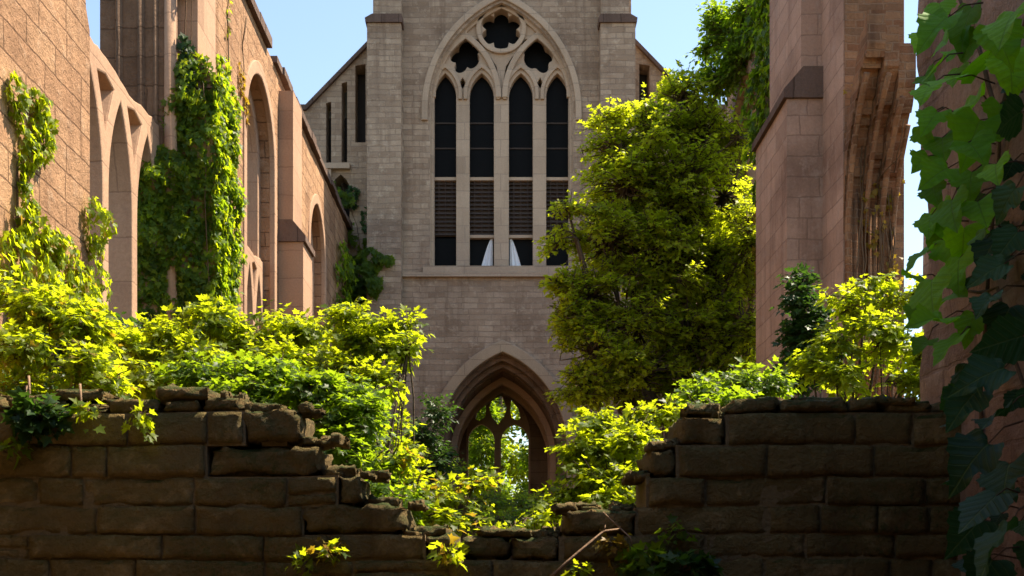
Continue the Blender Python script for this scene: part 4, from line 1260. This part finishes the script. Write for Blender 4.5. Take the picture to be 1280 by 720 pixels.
for k in range(9):
    x = WX + random.uniform(.1, .9); zt = random.uniform(8.0, 10.4)
    roots.append([(WX + .5 + random.uniform(-.3, .3), 18.28, 2.8), (x + random.uniform(-.25, .25), 18.26, 4.6), (x + random.uniform(-.15, .15), 18.24, 6.4), (x + random.uniform(-.2, .2), 18.2, 8.0), (x, 18.05 - random.uniform(0, .7), zt)])
ivy('withered_creeper', 'withered brown creeper stems clinging to the brick jamb and broken arch on the right', (WX + .5, 18.3, 3),
    [(lambda u, v: (u, 18.3, v), (0, -1, 0), [(6.0, 9.2, .5, .8), (6.2, 7.6, .4, .8), (5.8, 5.6, .3, .8), (6.4, 6.2, .2, .7)], 330)], .09, 'autumn', thick=.18, cat='creeper', stems=roots, wood='vine_stem', stem_r=.022)
# yellow tuft on the broken right window jamb, beside the tree
ivy('ivy_strand', 'yellowish ivy tuft on the right wall beside the tree, left of the pier', (5.55, 24.3, 7),
    [(lambda u, v: (WX, u, v), (-1, 0, 0), [(23.9, 9.3, .5, .35), (24.0, 8.5, .4, .5), (23.0, 8.9, .4, .3)], 300)], .14, 'autumn', thick=.3, stems=[[(5.55, 24.3, 3), (5.55, 24.2, 9)]])

# big-leaved vine on the near right pier
def vine(name, label, base, spots, mat, size, stems, group='broad-leaved vines on the near right pier', tilt=(-.5, -.55, -.75), nrm=(-.65, -.6, .55), jitter=.38, rn=.12):
    t = thing(name, label, 'vine', base, group)
    cs, ds, ns, ss = [], [], [], []
    pt = MB()
    for si, (p, s) in enumerate(spots):
        if mat == 'vine_dark' and si % 4 == 3: continue
        p = np.array(p)
        d = np.array(tilt) + RNG.normal(size=3) * jitter
        n_ = np.array(nrm) + RNG.normal(size=3) * jitter
        cs.append(p); ds.append(d); ns.append(n_); ss.append(size * s)
        a = Vector(p.tolist()); 
        back = Vector((min(2.86, a.x + random.uniform(.12, .3)), a.y + random.uniform(.05, .25), a.z + random.uniform(.0, .16)))
        pt.tube([back, back.lerp(a, .55) + Vector((0, 0, .03)), a], [.005, .004, .003], 4)
    leaf_object('foliage', cs, ds, ns, ss, 'grape', M[mat], t, rnd=np.clip(.5 + RNG.normal(size=len(cs)) * .45, 0, 1))
    for st in stems:
        pts = [Vector(p) for p in st]; full = []
        for i in range(len(pts) - 1):
            for q in range(6):
                p = pts[i].lerp(pts[i + 1], q / 6)
                full.append(p + Vector((0, noise.noise(p * 2) * .08, noise.noise(p * 2.4) * .06)))
        full.append(pts[-1]); n_ = len(full)
        pt.tube(full, [.016 * (1 - .6 * i / n_) for i in range(n_)], 6)
    pt.build('stem', M['vine_stem'], t, smooth=True)
    return t


def vs(px, py, X):
    Y = X * F / (px - CX)
    return (X, Y, EYE + (HY - py) / F * Y)


sp = []
for (x, y, s) in ((1185, 22, 1.0), (1215, 10, 1.1), (1240, 35, 1.0), (1268, 15, 1.0), (1178, 50, .8), (1160, 38, .75), (1205, 62, .8), (1172, 82, .8), (1235, 80, 1.2), (1262, 70, 1.0), (1155, 95, .6), (1162, 108, .75),
                  (1190, 98, .9), (1172, 140, .85), (1152, 158, .65), (1222, 122, 1.15), (1250, 130, .8), (1178, 172, .9), (1225, 150, 1.3), (1160, 195, .75), (1210, 178, .9), (1185, 210, 1.0), (1215, 215, .9), (1166, 232, .7), (1245, 205, .7),
                  (1190, 250, 1.0), (1222, 252, 1.0), (1165, 268, .8), (1205, 285, 1.1), (1180, 300, .9), (1232, 285, .8), (1160, 312, .8), (1200, 322, 1.1), (1165, 350, 1.2), (1190, 368, .9), (1150, 345, .7), (1178, 400, 1.0), (1148, 380, .6), (1160, 425, .7), (1200, 420, .9), (1218, 395, .7)):
    sp.append((vs(x, y, 2.45 + RNG.uniform(-.15, .22)), s * .92))
for k in range(9):
    x, y = RNG.uniform(1165, 1245), RNG.uniform(0, 400)
    sp.append((vs(x, y, 2.68 + RNG.uniform(-.1, .08)), RNG.uniform(.45, .8)))
vine('broad_leaf_vine', 'bright green broad-leaved vine hanging down the upper part of the near right pier', (2.8, 6.2, 0), sp, 'vine', .235,
     [[(2.84, 6.4, 0), (2.82, 6.6, 2.5), (2.8, 6.3, 4.2), (2.8, 5.6, 5.2)], [(2.8, 6.3, 4.2), (2.78, 6.7, 4.9), (2.75, 7.0, 5.6)]])
sp = []
for (x, y, s) in ((1245, 300, .9), (1272, 290, .9), (1255, 330, .9), (1275, 350, 1.0), (1240, 370, .8), (1262, 385, 1.0), (1278, 420, 1.0), (1238, 440, 1.0), (1210, 455, .9), (1255, 460, 1.2), (1220, 490, 1.2), (1275, 480, 1.1), (1195, 500, .8), (1205, 520, 1.1),
                  (1250, 520, 1.0), (1270, 540, .9), (1235, 555, 1.3), (1262, 580, 1.3), (1210, 590, 1.1), (1275, 610, 1.2), (1245, 620, 1.3), (1225, 650, 1.3), (1262, 660, 1.3), (1278, 690, 1.3), (1240, 700, 1.2), (1215, 700, .9), (1270, 235, .8), (1260, 180, .7), (1276, 140, .9)):
    sp.append((vs(x, y, 2.35 + RNG.uniform(-.2, .25)), s * .9))
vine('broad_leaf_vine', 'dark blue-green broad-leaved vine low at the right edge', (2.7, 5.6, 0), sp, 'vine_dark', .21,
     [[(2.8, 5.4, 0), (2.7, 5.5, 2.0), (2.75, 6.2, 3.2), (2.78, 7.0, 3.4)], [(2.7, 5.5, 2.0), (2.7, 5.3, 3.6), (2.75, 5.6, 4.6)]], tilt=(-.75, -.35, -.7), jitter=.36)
sp = []
for k in range(35):
    x, y = RNG.uniform(1215, 1285), RNG.uniform(60, 700)
    if RNG.uniform() < .6: x = RNG.uniform(1240, 1300)
    sp.append((vs(x, y, 2.72 + RNG.uniform(-.08, .08)), RNG.uniform(.35, .8)))
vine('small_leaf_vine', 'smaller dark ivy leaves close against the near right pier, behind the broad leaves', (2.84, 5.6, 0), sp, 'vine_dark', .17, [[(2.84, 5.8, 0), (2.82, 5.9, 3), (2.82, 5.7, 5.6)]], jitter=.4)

# sprigs on the broken wall
def sprig(label, px, py, rx, ry, n_, mat, kind='maple', size=.05, accent=None, y=None, group='sprigs rooted in the broken wall'):
    Y = y or FY - .08
    b = pb(px, py, rx, ry, Y, .06)
    shrub('wall_sprig', label, 'plant', (b[0][0], FY + .02, b[0][2] - b[1][2]), [b], n_, 6, size, mat, kind, group, stem_r=.008, wood='vine_stem', L0=.12, gaps=.9, layered=.5, accent=accent)
sprig('dark leafy sprig in the top left corner of the broken wall', 50, 520, 40, 26, 40, 'deep', size=.07)
sprig('pale sprig low at the left edge of the broken wall', 14, 556, 16, 7, 6, 'green', size=.06)
sprig('small bright sprig on the mossy stone at the left of the wall', 112, 512, 14, 10, 7, 'lime')
sprig('small bright sprig near the second mossy stone of the wall', 172, 519, 10, 8, 5, 'lime')
sprig('tiny yellow sprig at the foot of the left break', 378, 697, 10, 6, 4, 'lime')
sprig('yellow and orange sprig left of the gap, low on the wall', 412, 690, 20, 8, 9, 'lime', accent=('autumn', .4))
sprig('yellow sprig hanging below the gap in the wall', 560, 689, 24, 8, 9, 'lime', accent=('autumn', .2))
sprig('little yellow tuft at the bottom right of the gap', 722, 714, 14, 6, 5, 'lime')
sprig('yellow-orange sprig under the bare twig', 768, 680, 26, 14, 10, 'autumn')
sprig('leafy green sprig low on the wall, right of the bare twig', 815, 700, 46, 16, 26, 'green', size=.065)
sprig('dark trailing sprig at the bottom of the wall, right of centre', 860, 708, 40, 14, 18, 'deep', size=.085, y=FY - .25)
sprig('faint olive sprig on the wall face right of the gap', 842, 664, 24, 8, 6, 'green')
# bare twig leaning on the wall
tw = MB()
tpts = [at(686, 724, 6.72), at(712, 700, 6.75), at(738, 678, 6.8), at(755, 664, 6.86), at(776, 661, 6.9)]
tw.tube(tpts, [.011, .010, .009, .008, .005], 6)
tw.tube([at(755, 664, 6.86), at(757, 656, 6.86)], [.007, .002], 5)
tw.tube([at(776, 661, 6.9), at(764, 650, 6.93), at(754, 640, 6.96)], [.006, .005, .003], 5)
tw.tube([at(776, 661, 6.9), at(788, 672, 6.86), at(790, 680, 6.84)], [.005, .004, .002], 5)
o = tw.build('bare_twig', M['twig'], smooth=True, base=tuple(tpts[0]))
tag(o, 'bare brown forked twig leaning against the wall below the gap', 'twig')
# hanging bare stems at the left corner
for i, (a, b_) in enumerate((((33, 482), (20, 552)), ((36, 470), (34, 512)), ((100, 480), (99, 528)))):
    m_ = MB(); p0 = at(*a, 6.9); p1 = at(*b_, 6.86)
    m_.tube([p0, p0.lerp(p1, .5) + Vector((.01, 0, 0)), p1], [.008, .007, .004], 6)
    o = m_.build('dry_stem', M['twig'], smooth=True, base=tuple(p0))
    tag(o, ('long slanting dry stem hanging over the wall at the far left', 'short dry stem beside the long one at the far left', 'dry stem hanging above the mossy capping stone')[i], 'stem', 'dry stems hanging over the wall')

# ------------------------------------------------------------------ light, sky, camera
AZ, EL = R(66), R(58)          # sun to the right of the view direction (+Y), behind the tower
sun = bpy.data.lights.new('sun', 'SUN'); sun.energy = 4.9; sun.angle = R(.53); sun.color = (1.0, .90, .76)
so = bpy.data.objects.new('sun', sun); COL.objects.link(so)
dirv = Vector((math.sin(AZ) * math.cos(EL), math.cos(AZ) * math.cos(EL), math.sin(EL)))
so.rotation_euler = dirv.to_track_quat('Z', 'Y').to_euler()
so.location = (20, 30, 40)
world = bpy.data.worlds.new('World'); scene.world = world; world.use_nodes = True
wt = world.node_tree; wt.nodes.clear()
sk = wt.nodes.new('ShaderNodeTexSky'); sk.sky_type = 'NISHITA'; sk.sun_disc = False
sk.sun_elevation = EL; sk.sun_rotation = AZ
sk.air_density = 1.15; sk.dust_density = .3; sk.ozone_density = 1.0
bg = wt.nodes.new('ShaderNodeBackground'); bg.inputs[1].default_value = .10
wo = wt.nodes.new('ShaderNodeOutputWorld')
wt.links.new(sk.outputs[0], bg.inputs[0]); wt.links.new(bg.outputs[0], wo.inputs[0])

cam = bpy.data.cameras.new('camera'); co = bpy.data.objects.new('camera', cam); COL.objects.link(co)
co.location = (0, 0, EYE); co.rotation_euler = (R(90), 0, 0)
cam.sensor_width = 36; cam.lens = F / 1280 * 36
cam.shift_x = (640 - CX) / 1280; cam.shift_y = (HY - 360) / 1280
cam.clip_start = .05; cam.clip_end = 3000
cam.dof.use_dof = True; cam.dof.focus_distance = 12; cam.dof.aperture_fstop = 5.0
scene.camera = co
vsx = scene.view_settings
vsx.view_transform = 'Standard'; vsx.look = 'None'; vsx.gamma = 1; vsx.exposure = 1.5
vsx.use_white_balance = True; vsx.white_balance_temperature = 7000; vsx.white_balance_tint = 10
scene.cycles.max_bounces = 8; scene.cycles.diffuse_bounces = 5; scene.cycles.transmission_bounces = 4
scene.cycles.use_denoising = True
